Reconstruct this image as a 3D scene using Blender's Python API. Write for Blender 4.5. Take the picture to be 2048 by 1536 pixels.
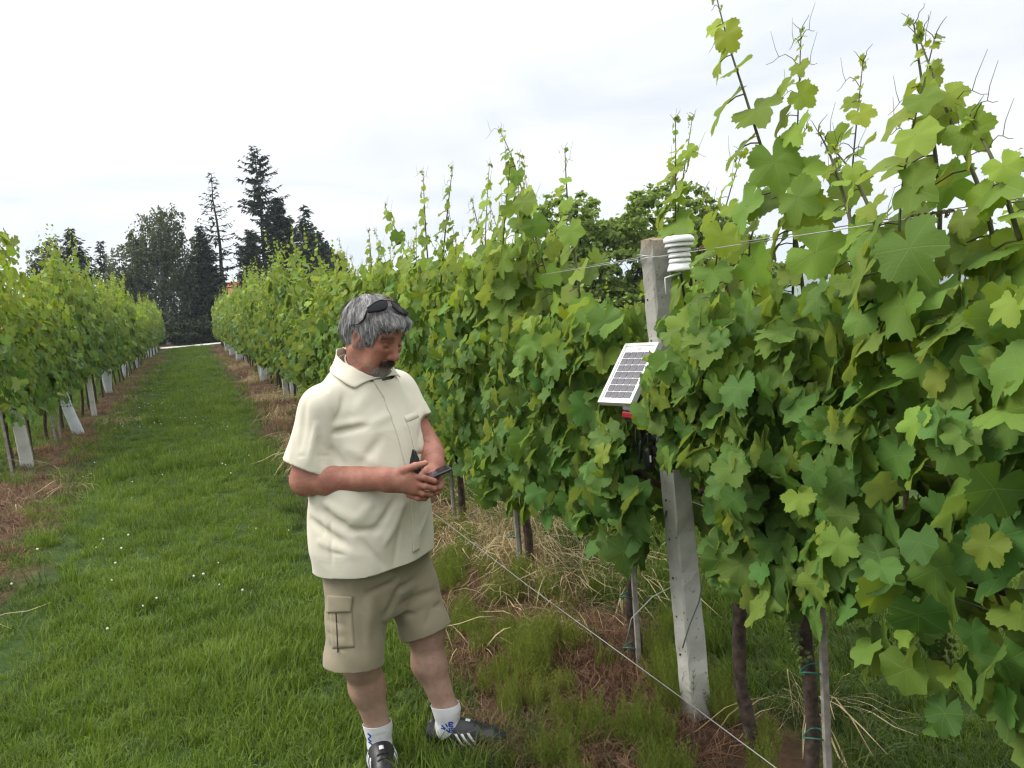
import bpy, bmesh, math, random
import numpy as np
from mathutils import Vector, Matrix

for o in list(bpy.data.objects):
    bpy.data.objects.remove(o)
SC = bpy.context.scene
COL = SC.collection
RAD = math.radians
random.seed(7)
RNG = np.random.default_rng(11)

# ------------------------------------------------------------------ camera, sky, sun, exposure
CAM_POS = np.array([0.0, 0.0, 1.6])
FPX = 1650.0                                    # focal length in pixels of the 2048 px wide photograph
PITCH, YAW, ROLL = RAD(5.96), RAD(20.75), RAD(4.4)
_fw = np.array([math.sin(YAW) * math.cos(PITCH), math.cos(YAW) * math.cos(PITCH), -math.sin(PITCH)])
_rt = np.array([math.cos(YAW), -math.sin(YAW), 0.0])
_up = np.cross(_rt, _fw)
_R = _rt * math.cos(ROLL) - _up * math.sin(ROLL)
_U = _rt * math.sin(ROLL) + _up * math.cos(ROLL)
cam_data = bpy.data.cameras.new("camera")
cam = bpy.data.objects.new("camera", cam_data)
COL.objects.link(cam)
cam_data.sensor_width = 36.0
cam_data.lens = FPX / 2048 * 36.0
cam_data.clip_start = 0.05
cam_data.clip_end = 12000
cam.matrix_world = Matrix(((_R[0], _U[0], -_fw[0], 0), (_R[1], _U[1], -_fw[1], 0), (_R[2], _U[2], -_fw[2], 1.6), (0, 0, 0, 1)))
SC.camera = cam


def ray(x, y):
    return _fw + _R * (x - 1024) / FPX - _U * (y - 768) / FPX


def on_ground(x, y, z=0.0):
    d = ray(x, y)
    return CAM_POS + d * ((z - 1.6) / d[2])


def on_row(x, y, X):
    d = ray(x, y)
    return CAM_POS + d * (X / d[0])


def at_dist(x, y, dist):
    d = ray(x, y)
    return CAM_POS + d * (dist / math.hypot(d[0], d[1]))


SUN_EL, SUN_AZ = RAD(44), RAD(-62)              # azimuth from +Y (down the row) to the right: the bright sky is on the left
world = bpy.data.worlds.new("World")
SC.world = world
world.use_nodes = True
wn, wl = world.node_tree.nodes, world.node_tree.links
wn.clear()
w_out = wn.new("ShaderNodeOutputWorld")
w_bg = wn.new("ShaderNodeBackground")
w_bg.inputs["Strength"].default_value = 0.1
w_sky = wn.new("ShaderNodeTexSky")
w_sky.sky_type = "NISHITA"
w_sky.sun_disc = False
w_sky.sun_elevation = SUN_EL
w_sky.sun_rotation = SUN_AZ
w_tc = wn.new("ShaderNodeTexCoord")
w_sep = wn.new("ShaderNodeSeparateXYZ")
wl.new(w_tc.outputs["Generated"], w_sep.inputs[0])


def wmath(op, a, b=None):
    n = wn.new("ShaderNodeMath")
    n.operation = op
    for i, q in enumerate((a, b)):
        if q is None:
            continue
        if isinstance(q, (int, float)):
            n.inputs[i].default_value = q
        else:
            wl.new(q, n.inputs[i])
    return n.outputs[0]


zup = wmath("MAXIMUM", w_sep.outputs["Z"], 0.0)
den = wmath("ADD", zup, 0.16)
cmb = wn.new("ShaderNodeCombineXYZ")            # the cloud sheet seen in perspective
wl.new(wmath("DIVIDE", w_sep.outputs["X"], den), cmb.inputs[0])
wl.new(wmath("DIVIDE", w_sep.outputs["Y"], den), cmb.inputs[1])
w_n = wn.new("ShaderNodeTexNoise")
w_n.inputs["Scale"].default_value = 0.75
w_n.inputs["Detail"].default_value = 6
w_n.inputs["Roughness"].default_value = 0.52
w_n.inputs["Distortion"].default_value = 0.6
wl.new(cmb.outputs[0], w_n.inputs["Vector"])
w_r = wn.new("ShaderNodeValToRGB")
w_r.color_ramp.elements[0].position = 0.32
w_r.color_ramp.elements[0].color = (0.69, 0.725, 0.78, 1)
w_r.color_ramp.elements[1].position = 0.60
w_r.color_ramp.elements[1].color = (1.0, 1.0, 1.0, 1)
wl.new(w_n.outputs["Fac"], w_r.inputs[0])
# overcast sky: the overhead cloud is brighter than the cloud at the horizon, and brighter on the sun's side
w_dot = wn.new("ShaderNodeVectorMath")
w_dot.operation = "DOT_PRODUCT"
wl.new(w_tc.outputs["Generated"], w_dot.inputs[0])
w_dot.inputs[1].default_value = (math.sin(SUN_AZ) * math.cos(SUN_EL), math.cos(SUN_AZ) * math.cos(SUN_EL), math.sin(SUN_EL))
side = wmath("MULTIPLY", wmath("ADD", w_dot.outputs["Value"], 1.0), 0.9)
lum = wmath("ADD", wmath("ADD", wmath("MULTIPLY", wmath("MULTIPLY", zup, zup), 14.0), side), 4.7)
w_mul = wn.new("ShaderNodeVectorMath")
w_mul.operation = "SCALE"
wl.new(w_r.outputs["Color"], w_mul.inputs[0])
wl.new(lum, w_mul.inputs["Scale"])
w_mix = wn.new("ShaderNodeMixRGB")
w_mix.inputs[0].default_value = 0.95
wl.new(w_sky.outputs[0], w_mix.inputs[1])
wl.new(w_mul.outputs[0], w_mix.inputs[2])
wl.new(w_mix.outputs[0], w_bg.inputs["Color"])
wl.new(w_bg.outputs[0], w_out.inputs[0])

sun_data = bpy.data.lights.new("sun", "SUN")
sun_data.energy = 1.5
sun_data.angle = RAD(24)
sun_data.color = (1.0, 0.95, 0.87)
sun = bpy.data.objects.new("sun", sun_data)
COL.objects.link(sun)
_sd = Vector((math.sin(SUN_AZ) * math.cos(SUN_EL), math.cos(SUN_AZ) * math.cos(SUN_EL), math.sin(SUN_EL)))
sun.rotation_euler = _sd.to_track_quat("Z", "Y").to_euler()

SC.view_settings.view_transform = "Standard"
SC.view_settings.look = "None"
SC.view_settings.exposure = 0.95
SC.view_settings.gamma = 1.0
SC.view_settings.use_curve_mapping = False
SC.cycles.max_bounces = 7
SC.cycles.diffuse_bounces = 3
SC.cycles.glossy_bounces = 2
SC.cycles.transmission_bounces = 4
SC.cycles.transparent_max_bounces = 6
SC.cycles.volume_bounces = 0
SC.cycles.use_denoising = True
SC.cycles.caustics_reflective = False
SC.cycles.caustics_refractive = False
SC.cycles.filter_width = 1.3

# ------------------------------------------------------------------ helpers
def tag(o, label=None, cat=None, group=None, kind=None):
    if label: o["label"] = label
    if cat: o["category"] = cat
    if group: o["group"] = group
    if kind: o["kind"] = kind
    return o


def empty(name, loc=(0, 0, 0), rz=0.0):
    o = bpy.data.objects.new(name, None)
    COL.objects.link(o)
    o.empty_display_size = 0.1
    o.location = loc
    o.rotation_euler = (0, 0, rz)
    return o


def link(name, me, parent=None, loc=None):
    o = bpy.data.objects.new(name, me)
    COL.objects.link(o)
    if parent is not None: o.parent = parent
    if loc is not None: o.location = loc
    return o


def mesh(name, V, F, mat=None, smooth=False, uv=None, attrs=None):
    """V (n,3); F: an (m,3)/(m,4) integer array or a list of polygons; uv per vertex; attrs: per-vertex floats."""
    me = bpy.data.meshes.new(name)
    V = np.asarray(V, dtype=np.float32)
    if isinstance(F, np.ndarray) and F.ndim == 2:
        k = F.shape[1]
        me.vertices.add(len(V)); me.vertices.foreach_set("co", V.ravel())
        me.loops.add(F.size); me.loops.foreach_set("vertex_index", F.astype(np.int32).ravel())
        me.polygons.add(len(F)); me.polygons.foreach_set("loop_start", (np.arange(len(F)) * k).astype(np.int32))
        if smooth: me.polygons.foreach_set("use_smooth", np.ones(len(F), dtype=bool))
        me.update(calc_edges=True)
    else:
        me.from_pydata([tuple(map(float, v)) for v in V], [], [tuple(map(int, f)) for f in F])
        if smooth:
            me.polygons.foreach_set("use_smooth", np.ones(len(me.polygons), dtype=bool))
        me.update()
    if uv is not None:
        li = np.empty(len(me.loops), dtype=np.int32); me.loops.foreach_get("vertex_index", li)
        l = me.uv_layers.new(name="UVMap")
        l.data.foreach_set("uv", np.asarray(uv, dtype=np.float32)[li].ravel())
    for k, v in (attrs or {}).items():
        a = me.attributes.new(k, "FLOAT", "POINT"); a.data.foreach_set("value", np.asarray(v, dtype=np.float32))
    if mat is not None: me.materials.append(mat)
    return me


def unit(v):
    v = np.asarray(v, float)
    return v / (np.linalg.norm(v, axis=-1, keepdims=True) + 1e-9)


class MB:
    """Collects boxes, tubes and lathed shapes into one mesh."""
    def __init__(s): s.V, s.F = [], []
    def add(s, V, F):
        b = len(s.V); s.V += [tuple(v) for v in V]; s.F += [tuple(i + b for i in f) for f in F]
    def box(s, c, size, M=None, bev=0.0):
        x, y, z = (q / 2 for q in size); M = np.eye(3) if M is None else np.asarray(M)
        if bev <= 0:
            P = [(i * x, j * y, k * z) for i in (-1, 1) for j in (-1, 1) for k in (-1, 1)]
            F = [(0, 1, 3, 2), (4, 6, 7, 5), (0, 4, 5, 1), (2, 3, 7, 6), (0, 2, 6, 4), (1, 5, 7, 3)]
        else:
            P = []
            for k, e in ((-1, bev), (-1, 0), (1, 0), (1, bev)):
                zz = k * z if e else k * (z - bev)
                xx, yy = (x - e, y - e)
                q = bev if not e else bev * .5
                for i, j in ((-1, -1), (1, -1), (1, 1), (-1, 1)):
                    a = (i * (xx - q), j * yy, zz); b_ = (i * xx, j * (yy - q), zz)
                    P += [a, b_] if i * j < 0 else [b_, a]
            F = [tuple(range(7, -1, -1)), tuple(range(24, 32))]
            for r in range(3):
                for t in range(8):
                    u = (t + 1) % 8
                    F.append((r * 8 + t, r * 8 + u, r * 8 + 8 + u, r * 8 + 8 + t))
        s.add([np.asarray(c) + M @ np.asarray(p) for p in P], F)
    def tube(s, pts, r, n=6, cap=True, flat=None):
        pts = [np.asarray(p, float) for p in pts]; m = len(pts)
        r = [r] * m if np.isscalar(r) else list(r)
        V = []; ref = None
        for i, p in enumerate(pts):
            t = pts[min(i + 1, m - 1)] - pts[max(i - 1, 0)]; t = t / (np.linalg.norm(t) + 1e-9)
            if ref is None: ref = np.array([0, 0, 1.0]) if abs(t[2]) < .9 else np.array([1.0, 0, 0])
            a = np.cross(t, ref); a /= np.linalg.norm(a) + 1e-9; b = np.cross(a, t); ref = b
            for k in range(n):
                th = 2 * math.pi * k / n
                V.append(p + r[i] * (a * math.cos(th) + b * math.sin(th) * (flat or 1)))
        F = [(i * n + k, i * n + (k + 1) % n, (i + 1) * n + (k + 1) % n, (i + 1) * n + k) for i in range(m - 1) for k in range(n)]
        if cap: F += [tuple(range(n - 1, -1, -1)), tuple(range((m - 1) * n, m * n))]
        s.add(V, F)
    def lathe(s, c, prof, n=16, M=None):
        M = np.eye(3) if M is None else np.asarray(M); V = []
        for r, z in prof:
            for k in range(n):
                th = 2 * math.pi * k / n
                V.append(np.asarray(c) + M @ np.array([r * math.cos(th), r * math.sin(th), z]))
        m = len(prof)
        F = [(i * n + k, i * n + (k + 1) % n, (i + 1) * n + (k + 1) % n, (i + 1) * n + k) for i in range(m - 1) for k in range(n)]
        F += [tuple(range(n - 1, -1, -1)), tuple(range((m - 1) * n, m * n))]
        s.add(V, F)
    def mesh(s, name, mat, smooth=False): return mesh(name, np.array(s.V), s.F, mat, smooth)
    def build(s, name, mat, parent=None, smooth=False): return link(name, s.mesh(name, mat, smooth), parent)


# ------------------------------------------------------------------ materials
class NT:
    def __init__(s, name):
        s.m = bpy.data.materials.new(name); s.m.use_nodes = True
        s.n, s.l = s.m.node_tree.nodes, s.m.node_tree.links
        s.n.clear(); s.out = s.n.new("ShaderNodeOutputMaterial")
    def new(s, t, **kw):
        n = s.n.new(t)
        for k, v in kw.items(): setattr(n, k, v)
        return n
    def set(s, sock, v):
        if isinstance(v, bpy.types.NodeSocket): s.l.new(v, sock)
        elif isinstance(v, (tuple, list)) and len(v) == 3 and sock.type == "RGBA": sock.default_value = (*v, 1)
        else: sock.default_value = v
    def math(s, op, a, b=None, c=None):
        n = s.new("ShaderNodeMath", operation=op)
        for i, q in enumerate((a, b, c)):
            if q is not None: s.set(n.inputs[i], q)
        return n.outputs[0]
    def mix(s, f, a, b, mode="MIX"):
        n = s.new("ShaderNodeMixRGB", blend_type=mode)
        s.set(n.inputs[0], f); s.set(n.inputs[1], a); s.set(n.inputs[2], b)
        return n.outputs[0]
    def noise(s, scale, detail=3, vec=None, rough=.5, dist=0):
        n = s.new("ShaderNodeTexNoise")
        n.inputs["Scale"].default_value = scale; n.inputs["Detail"].default_value = detail
        n.inputs["Roughness"].default_value = rough; n.inputs["Distortion"].default_value = dist
        if vec is not None: s.l.new(vec, n.inputs["Vector"])
        return n.outputs["Fac"]
    def ramp(s, f, *stops):
        n = s.new("ShaderNodeValToRGB"); e = n.color_ramp.elements
        while len(e) < len(stops): e.new(.5)
        for q, (p, c) in zip(e, stops):
            q.position = p; q.color = (*c, 1) if len(c) == 3 else c
        s.set(n.inputs[0], f)
        return n.outputs[0]
    def coord(s, which="Object"): return s.new("ShaderNodeTexCoord").outputs[which]
    def pos(s): return s.new("ShaderNodeNewGeometry").outputs["Position"]
    def sep(s, v):
        n = s.new("ShaderNodeSeparateXYZ"); s.l.new(v, n.inputs[0]); return n.outputs
    def mapv(s, v, scale):
        n = s.new("ShaderNodeMapping"); s.l.new(v, n.inputs[0]); n.inputs["Scale"].default_value = scale; return n.outputs[0]
    def bump(s, h, strength, dist=.01):
        n = s.new("ShaderNodeBump"); n.inputs["Strength"].default_value = strength; n.inputs["Distance"].default_value = dist
        s.l.new(h, n.inputs["Height"]); return n.outputs[0]
    def princ(s, col, rough=.6, spec=.3, metal=0.0, normal=None, out=True, **kw):
        p = s.new("ShaderNodeBsdfPrincipled")
        s.set(p.inputs["Base Color"], col); s.set(p.inputs["Roughness"], rough); s.set(p.inputs["Metallic"], metal)
        s.set(p.inputs["Specular IOR Level"], spec)
        for k, v in kw.items(): s.set(p.inputs[k.replace("_", " ")], v)
        if normal is not None: s.l.new(normal, p.inputs["Normal"])
        if out: s.l.new(p.outputs[0], s.out.inputs[0])
        return p.outputs[0]


def simple(name, col, rough=.6, spec=.3, metal=0.0, var=.0, scale=20, bump=0.0):
    t = NT(name)
    c = col
    nz = None
    if var or bump: nz = t.noise(scale, 4, t.coord())
    if var:
        lo = tuple(max(0, q * (1 - var)) for q in col); hi = tuple(min(1, q * (1 + var)) for q in col)
        c = t.ramp(nz, (.3, lo), (.7, hi))
    t.princ(c, rough, spec, metal, t.bump(nz, bump, .004) if bump else None)
    return t.m


def leaf_mat(name, young, old, back, source, trans=.38, veins=True, tcol=None):
    """A leaf that light shines through; its age (0 young, 1 old) comes from the object colour or a mesh attribute."""
    t = NT(name)
    if source == "object":
        age = t.sep(t.new("ShaderNodeObjectInfo").outputs["Color"])[0]
        rnd = t.new("ShaderNodeObjectInfo").outputs["Random"]
    else:
        age = t.new("ShaderNodeAttribute", attribute_name="age").outputs["Fac"]
        rnd = t.new("ShaderNodeAttribute", attribute_name="rnd").outputs["Fac"]
    col = t.mix(age, young, old)
    hsv = t.new("ShaderNodeHueSaturation")
    t.set(hsv.inputs["Hue"], t.math("MULTIPLY_ADD", rnd, .035, .482))
    t.set(hsv.inputs["Value"], t.math("MULTIPLY_ADD", t.math("FRACT", t.math("MULTIPLY", rnd, 7.31)), .5, .75))
    t.set(hsv.inputs["Color"], col)
    c = hsv.outputs[0]
    nrm = None
    if veins:
        uv = t.sep(t.coord("UV"))
        vein = None
        for deg in (0, 54, -54, 112, -112):
            ca, sa = math.cos(RAD(deg)), math.sin(RAD(deg))
            al = t.math("ADD", t.math("MULTIPLY", uv[0], sa), t.math("MULTIPLY", uv[1], ca))
            pe = t.math("ABSOLUTE", t.math("SUBTRACT", t.math("MULTIPLY", uv[0], ca), t.math("MULTIPLY", uv[1], sa)))
            pe = t.math("ADD", pe, t.math("MULTIPLY", t.math("LESS_THAN", al, 0.0), 5.0))
            vein = pe if vein is None else t.math("MINIMUM", vein, pe)
        vm = t.math("SUBTRACT", 1.0, t.math("SMOOTH_MIN", t.math("MULTIPLY", vein, 48.0), 1.0, .3))
        vm = t.math("MAXIMUM", vm, 0.0)
        nz = t.noise(14, 4, t.coord("UV"), .65)
        c = t.mix(t.math("MULTIPLY", vm, .30), c, (.28, .37, .12))
        c = t.mix(t.math("MULTIPLY", nz, .45), c, t.mix(1.0, c, (.62, .68, .6), "MULTIPLY"))
        nrm = t.bump(t.math("ADD", t.math("MULTIPLY", vm, -.6), nz), .3, .004)
    bf = t.new("ShaderNodeNewGeometry").outputs["Backfacing"]
    c = t.mix(t.math("MULTIPLY", bf, .6), c, back)
    p = t.princ(c, .60, .22, normal=nrm, out=False)
    tr = t.new("ShaderNodeBsdfTranslucent")
    t.set(tr.inputs[0], t.mix(1.0, c, tcol or (1.5, 1.35, .55), "MULTIPLY"))
    mx = t.new("ShaderNodeMixShader"); mx.inputs[0].default_value = trans
    t.l.new(p, mx.inputs[1]); t.l.new(tr.outputs[0], mx.inputs[2]); t.l.new(mx.outputs[0], t.out.inputs[0])
    return t.m


def rots(nrm, tip):
    """Rotation matrices (n,3,3) with local z = normal and local y near tip direction."""
    z = nrm / np.linalg.norm(nrm, axis=1, keepdims=True)
    y = tip - (tip * z).sum(1, keepdims=True) * z
    y /= np.linalg.norm(y, axis=1, keepdims=True) + 1e-9
    x = np.cross(y, z)
    return np.stack([x, y, z], axis=2)


def scatter(TV, TF, pos, R, scale, age=None, uv=True):
    """Copies of a small template as one mesh's arrays."""
    n, k = len(pos), len(TV)
    V = np.einsum("nij,kj->nki", R, TV) * np.asarray(scale).reshape(n, 1, 1) + pos[:, None, :]
    F = (TF[None] + (np.arange(n) * k)[:, None, None]).reshape(-1, TF.shape[1])
    return V.reshape(-1, 3), F

# ------------------------------------------------------------------ the setting: ground, road, far hills, haze
ROW_R, ROW_L, ROW_FAR = 1.60, -2.08, 5.25
STRIP_R, STRIP_L = 1.30, -1.80               # middles of the sprayed strips on the path side of the rows
GROUND_TOP = 0.0


def ground_z(x, y):
    x, y = np.asarray(x, float), np.asarray(y, float)
    r = np.hypot(x, y - 20)
    right = np.clip((x - 8) / 300, 0, 1)
    z = -38 * right ** 1.2 * (1 - np.clip((r - 900) / 1600, 0, 1) ** 1.5)
    a = np.arctan2(x, y)
    ridge = 46 + 10 * np.sin(a * 7 + 1.0) + 6 * np.sin(a * 19 + 2) + 3.5 * np.sin(a * 43)
    z += ridge * np.clip((r - 1500) / 900, 0, 1) ** 1.4 * np.clip((r > 300) * 1.0, 0, 1)
    z += np.where(r < 80, .012 * np.sin(x * 3.1 + y * .7) + .010 * np.sin(y * 2.3 - x) , 0) * np.clip(r / 2, 0, 1)
    z += .015 * np.exp(-((x - ROW_R) / .45) ** 2) * (r < 120) + .03 * np.exp(-((x - ROW_L) / .5) ** 2) * (r < 120)
    z += -.26 * np.clip(x - 2.7, 0, 12) * (1 - np.clip((r - 900) / 900, 0, 1))
    return z


def build_ground():
    na = 220
    rr = np.concatenate([np.linspace(0.004, 14, 90), np.geomspace(14.4, 2900, 70)])
    th = np.linspace(0, 2 * math.pi, na, endpoint=False)
    X = rr[:, None] * np.sin(th)[None]; Y = rr[:, None] * np.cos(th)[None] + 3.0
    V = np.stack([X, Y, ground_z(X, Y)], -1).reshape(-1, 3)
    i = np.arange(len(rr) - 1)[:, None]; j = np.arange(na)[None]
    F = np.stack([i * na + j, (i + 1) * na + j, (i + 1) * na + (j + 1) % na, i * na + (j + 1) % na], -1).reshape(-1, 4)
    F = [tuple(f) for f in F] + [tuple(range(na))[::-1]]
    t = NT("soil and turf")
    p = t.pos(); px, py, pz = t.sep(p)
    d1 = t.math("ABSOLUTE", t.math("SUBTRACT", px, STRIP_R)); d2 = t.math("ABSOLUTE", t.math("SUBTRACT", px, STRIP_L))
    d = t.math("MINIMUM", d1, d2)
    n1 = t.noise(1.3, 4, p); n2 = t.noise(9, 5, p, .65); n3 = t.noise(60, 3, p)
    mr = t.new("ShaderNodeMapRange", interpolation_type="SMOOTHSTEP")
    t.set(mr.inputs["Value"], t.math("MULTIPLY_ADD", n1, -.7, t.math("ADD", d, .35)))
    mr.inputs["From Min"].default_value = .35; mr.inputs["From Max"].default_value = .75
    green = t.ramp(n2, (.3, (.022, .040, .010)), (.7, (.045, .080, .016)))
    brown = t.ramp(n2, (.25, (.035, .020, .013)), (.55, (.085, .050, .030)), (.8, (.16, .11, .06)))
    near = t.mix(mr.outputs[0], brown, green)
    near = t.mix(t.math("MULTIPLY", n3, .5), near, t.mix(1.0, near, (.5, .5, .5), "MULTIPLY"))
    fields = t.ramp(t.noise(.006, 5, p, .6), (.38, (.018, .032, .012)), (.5, (.03, .055, .018)), (.6, (.07, .085, .03)), (.68, (.03, .05, .02)))
    mf = t.new("ShaderNodeMapRange")
    t.set(mf.inputs["Value"], t.math("MAXIMUM", py, px)); mf.inputs["From Min"].default_value = 90; mf.inputs["From Max"].default_value = 160
    t.princ(t.mix(mf.outputs[0], near, fields), .95, .1, normal=t.bump(n2, .6, .03))
    o = link("ground", mesh("ground", V, F, t.m, True))
    tag(o, "uneven turf and brown strips of soil between the vine rows", "ground", kind="structure")
    # pale road crossing at the end of the path
    t = NT("pale gravel"); p = t.pos()
    t.princ(t.ramp(t.noise(6, 5, p), (.3, (.36, .34, .30)), (.7, (.50, .48, .43))), .9, .15)
    xs = np.linspace(-60, 5, 60)
    V = []
    for x in xs:
        for y in (58.2, 61.6): V.append((x, y + .01 * x, float(ground_z(x, y)) + .035))
    F = [(2 * i, 2 * i + 2, 2 * i + 3, 2 * i + 1) for i in range(len(xs) - 1)]
    o = link("road", mesh("road", V, F, t.m))
    tag(o, "pale gravel road crossing at the far end of the grass path", "road", kind="structure")


build_ground()

_t = NT("thin haze")
_v = _t.new("ShaderNodeVolumePrincipled")
_v.inputs["Color"].default_value = (.80, .90, 1.0, 1)
_v.inputs["Density"].default_value = .00042
_v.inputs["Anisotropy"].default_value = 0.0
_t.l.new(_v.outputs[0], _t.out.inputs["Volume"])
_b = MB(); _b.box((0, 0, 12), (6400, 6400, 140))
_hz = _b.build("haze", _t.m)
tag(_hz, "thin pale summer haze over the valley", "haze", kind="stuff")

# ------------------------------------------------------------------ trees, house roofs, roadside shrubs
def foliage_mat(name, lo, hi, trans=.25, scale=.5):
    t = NT(name)
    n = t.noise(scale, 3, t.pos()); a = t.new("ShaderNodeAttribute", attribute_name="rnd").outputs["Fac"]
    c = t.mix(t.math("MULTIPLY_ADD", n, .6, t.math("MULTIPLY", a, .5)), lo, hi)
    p = t.princ(c, .7, .15, out=False)
    tr = t.new("ShaderNodeBsdfTranslucent"); t.set(tr.inputs[0], t.mix(1.0, c, (1.2, 1.2, .7), "MULTIPLY"))
    mx = t.new("ShaderNodeMixShader"); mx.inputs[0].default_value = trans
    t.l.new(p, mx.inputs[1]); t.l.new(tr.outputs[0], mx.inputs[2]); t.l.new(mx.outputs[0], t.out.inputs[0])
    return t.m


MAT_BARK = simple("dark bark", (.045, .036, .030), .9, .1, var=.4, scale=6)
MAT_BIRCH_BARK = simple("birch bark", (.30, .29, .27), .9, .1, var=.6, scale=3)
MAT_SPRUCE = foliage_mat("spruce needles", (.016, .027, .017), (.042, .062, .032), .15)
MAT_DARKGREEN = foliage_mat("yew needles", (.015, .026, .012), (.042, .060, .022), .15)
MAT_BIRCH = foliage_mat("birch leaves", (.060, .075, .042), (.125, .140, .078), .4)
MAT_WALNUT = foliage_mat("walnut leaves", (.125, .19, .040), (.25, .33, .080), .5, 1.2)
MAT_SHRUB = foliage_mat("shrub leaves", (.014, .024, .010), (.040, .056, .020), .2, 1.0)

SPRAY_V = np.array([(-.10, 0, 0), (.10, 0, 0), (-.20, .35, -.04), (.20, .35, -.04), (-.13, .75, -.14), (.13, .75, -.14), (0, 1, -.24)])
SPRAY_F = np.array([(0, 1, 3), (0, 3, 2), (2, 3, 5), (2, 5, 4), (4, 5, 6)])
LEAFY_V = np.array([(0, 0, 0), (-.34, .30, .05), (.34, .30, .05), (-.30, .68, .0), (.30, .68, .0), (0, 1, -.10)])
LEAFY_F = np.array([(0, 2, 1), (1, 2, 4), (1, 4, 3), (3, 4, 5)])


def crown(name, TV, TF, pos, nrm, tip, scale, mat, parent, rng):
    V, F = scatter(TV, TF, np.asarray(pos), rots(np.asarray(nrm), np.asarray(tip)), np.asarray(scale))
    rnd = np.repeat(rng.random(len(pos)), len(TV))
    me = mesh(name, V, F, mat, False, attrs={"rnd": rnd})
    o = link(name, me, parent); o["kind"] = "stuff"
    return o


def conifer(name, label, loc, h, rad, seed, first=.12, gap=.30, droop=.35, dens=1.0, top_irreg=0.0, mat=None, pw=.75, cat="conifer", group=None, flat=.0, spray=.55):
    rng = np.random.default_rng(seed)
    root = empty(name, loc); tag(root, label, cat, group)
    tb = MB()
    wob = rng.normal(0, .10, (8, 2)); wob[0] = 0
    zz = np.linspace(0, h, 8)
    cx = lambda z: np.array([np.interp(z, zz, wob[:, 0]), np.interp(z, zz, wob[:, 1])])
    tb.tube([(*cx(z), z - .3) for z in zz], np.interp(zz, [0, h], [.018 * h, .02]), 7)
    P, N, T, S = [], [], [], []
    z = first * h
    while z < h * .985:
        fr = (z / h - first) / (1 - first)
        L0 = rad * (1 - fr) ** pw * (.75 + .25 * math.sin(fr * 3)) + .10
        if fr < .12: L0 *= .65 + fr * 3
        for k in range(int(rng.integers(4, 7))):
            if rng.random() < top_irreg * .35: continue
            a = rng.random() * 2 * math.pi
            L = L0 * rng.uniform(.55, 1.12) * (1 + top_irreg * rng.normal(0, .22))
            if L < .12: continue
            dr = droop * (1 - fr * .8) * rng.uniform(.7, 1.3)
            up0 = .25 + .5 * fr
            m = 7
            ts = np.linspace(0, 1, m)
            d = np.array([math.cos(a), math.sin(a)])
            pts = [np.array([*(cx(z) + d * L * t_), z + L * (up0 * t_ * .4 - dr * t_ ** 1.4 + .22 * t_ ** 4)]) for t_ in ts]
            tb.tube(pts, np.linspace(.012 * L + .012, .006, m), 4, cap=False)
            ns = max(4, int(L * 11 * dens))
            for q in range(ns):
                t_ = rng.uniform(.12, 1.02)
                i = min(int(t_ * (m - 1)), m - 2); f_ = t_ * (m - 1) - i
                p = pts[i] * (1 - f_) + pts[i + 1] * f_
                sd = rng.choice([-1, 1]); perp = np.array([-d[1], d[0]]) * sd
                out = unit(d * rng.uniform(.4, 1.0) + perp * rng.uniform(.2, 1.0))
                tip = np.array([out[0], out[1], -rng.uniform(.25, 1.1)])
                P.append(p); T.append(tip); N.append(np.array([rng.normal(0, .5), rng.normal(0, .5), 1.0]))
                S.append(spray * rng.uniform(.5, 1.2) * (.35 + .65 * min(1, L / rad + .25)) * (1.05 - .35 * t_))
        z += gap * rng.uniform(.7, 1.3) * (1 - .45 * fr)
    tb.build("trunk", MAT_BARK, root)
    crown("crown", SPRAY_V * np.array([1.0, 1, 1]), SPRAY_F, P, N, T, S, mat or MAT_SPRUCE, root, rng)
    return root


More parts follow.
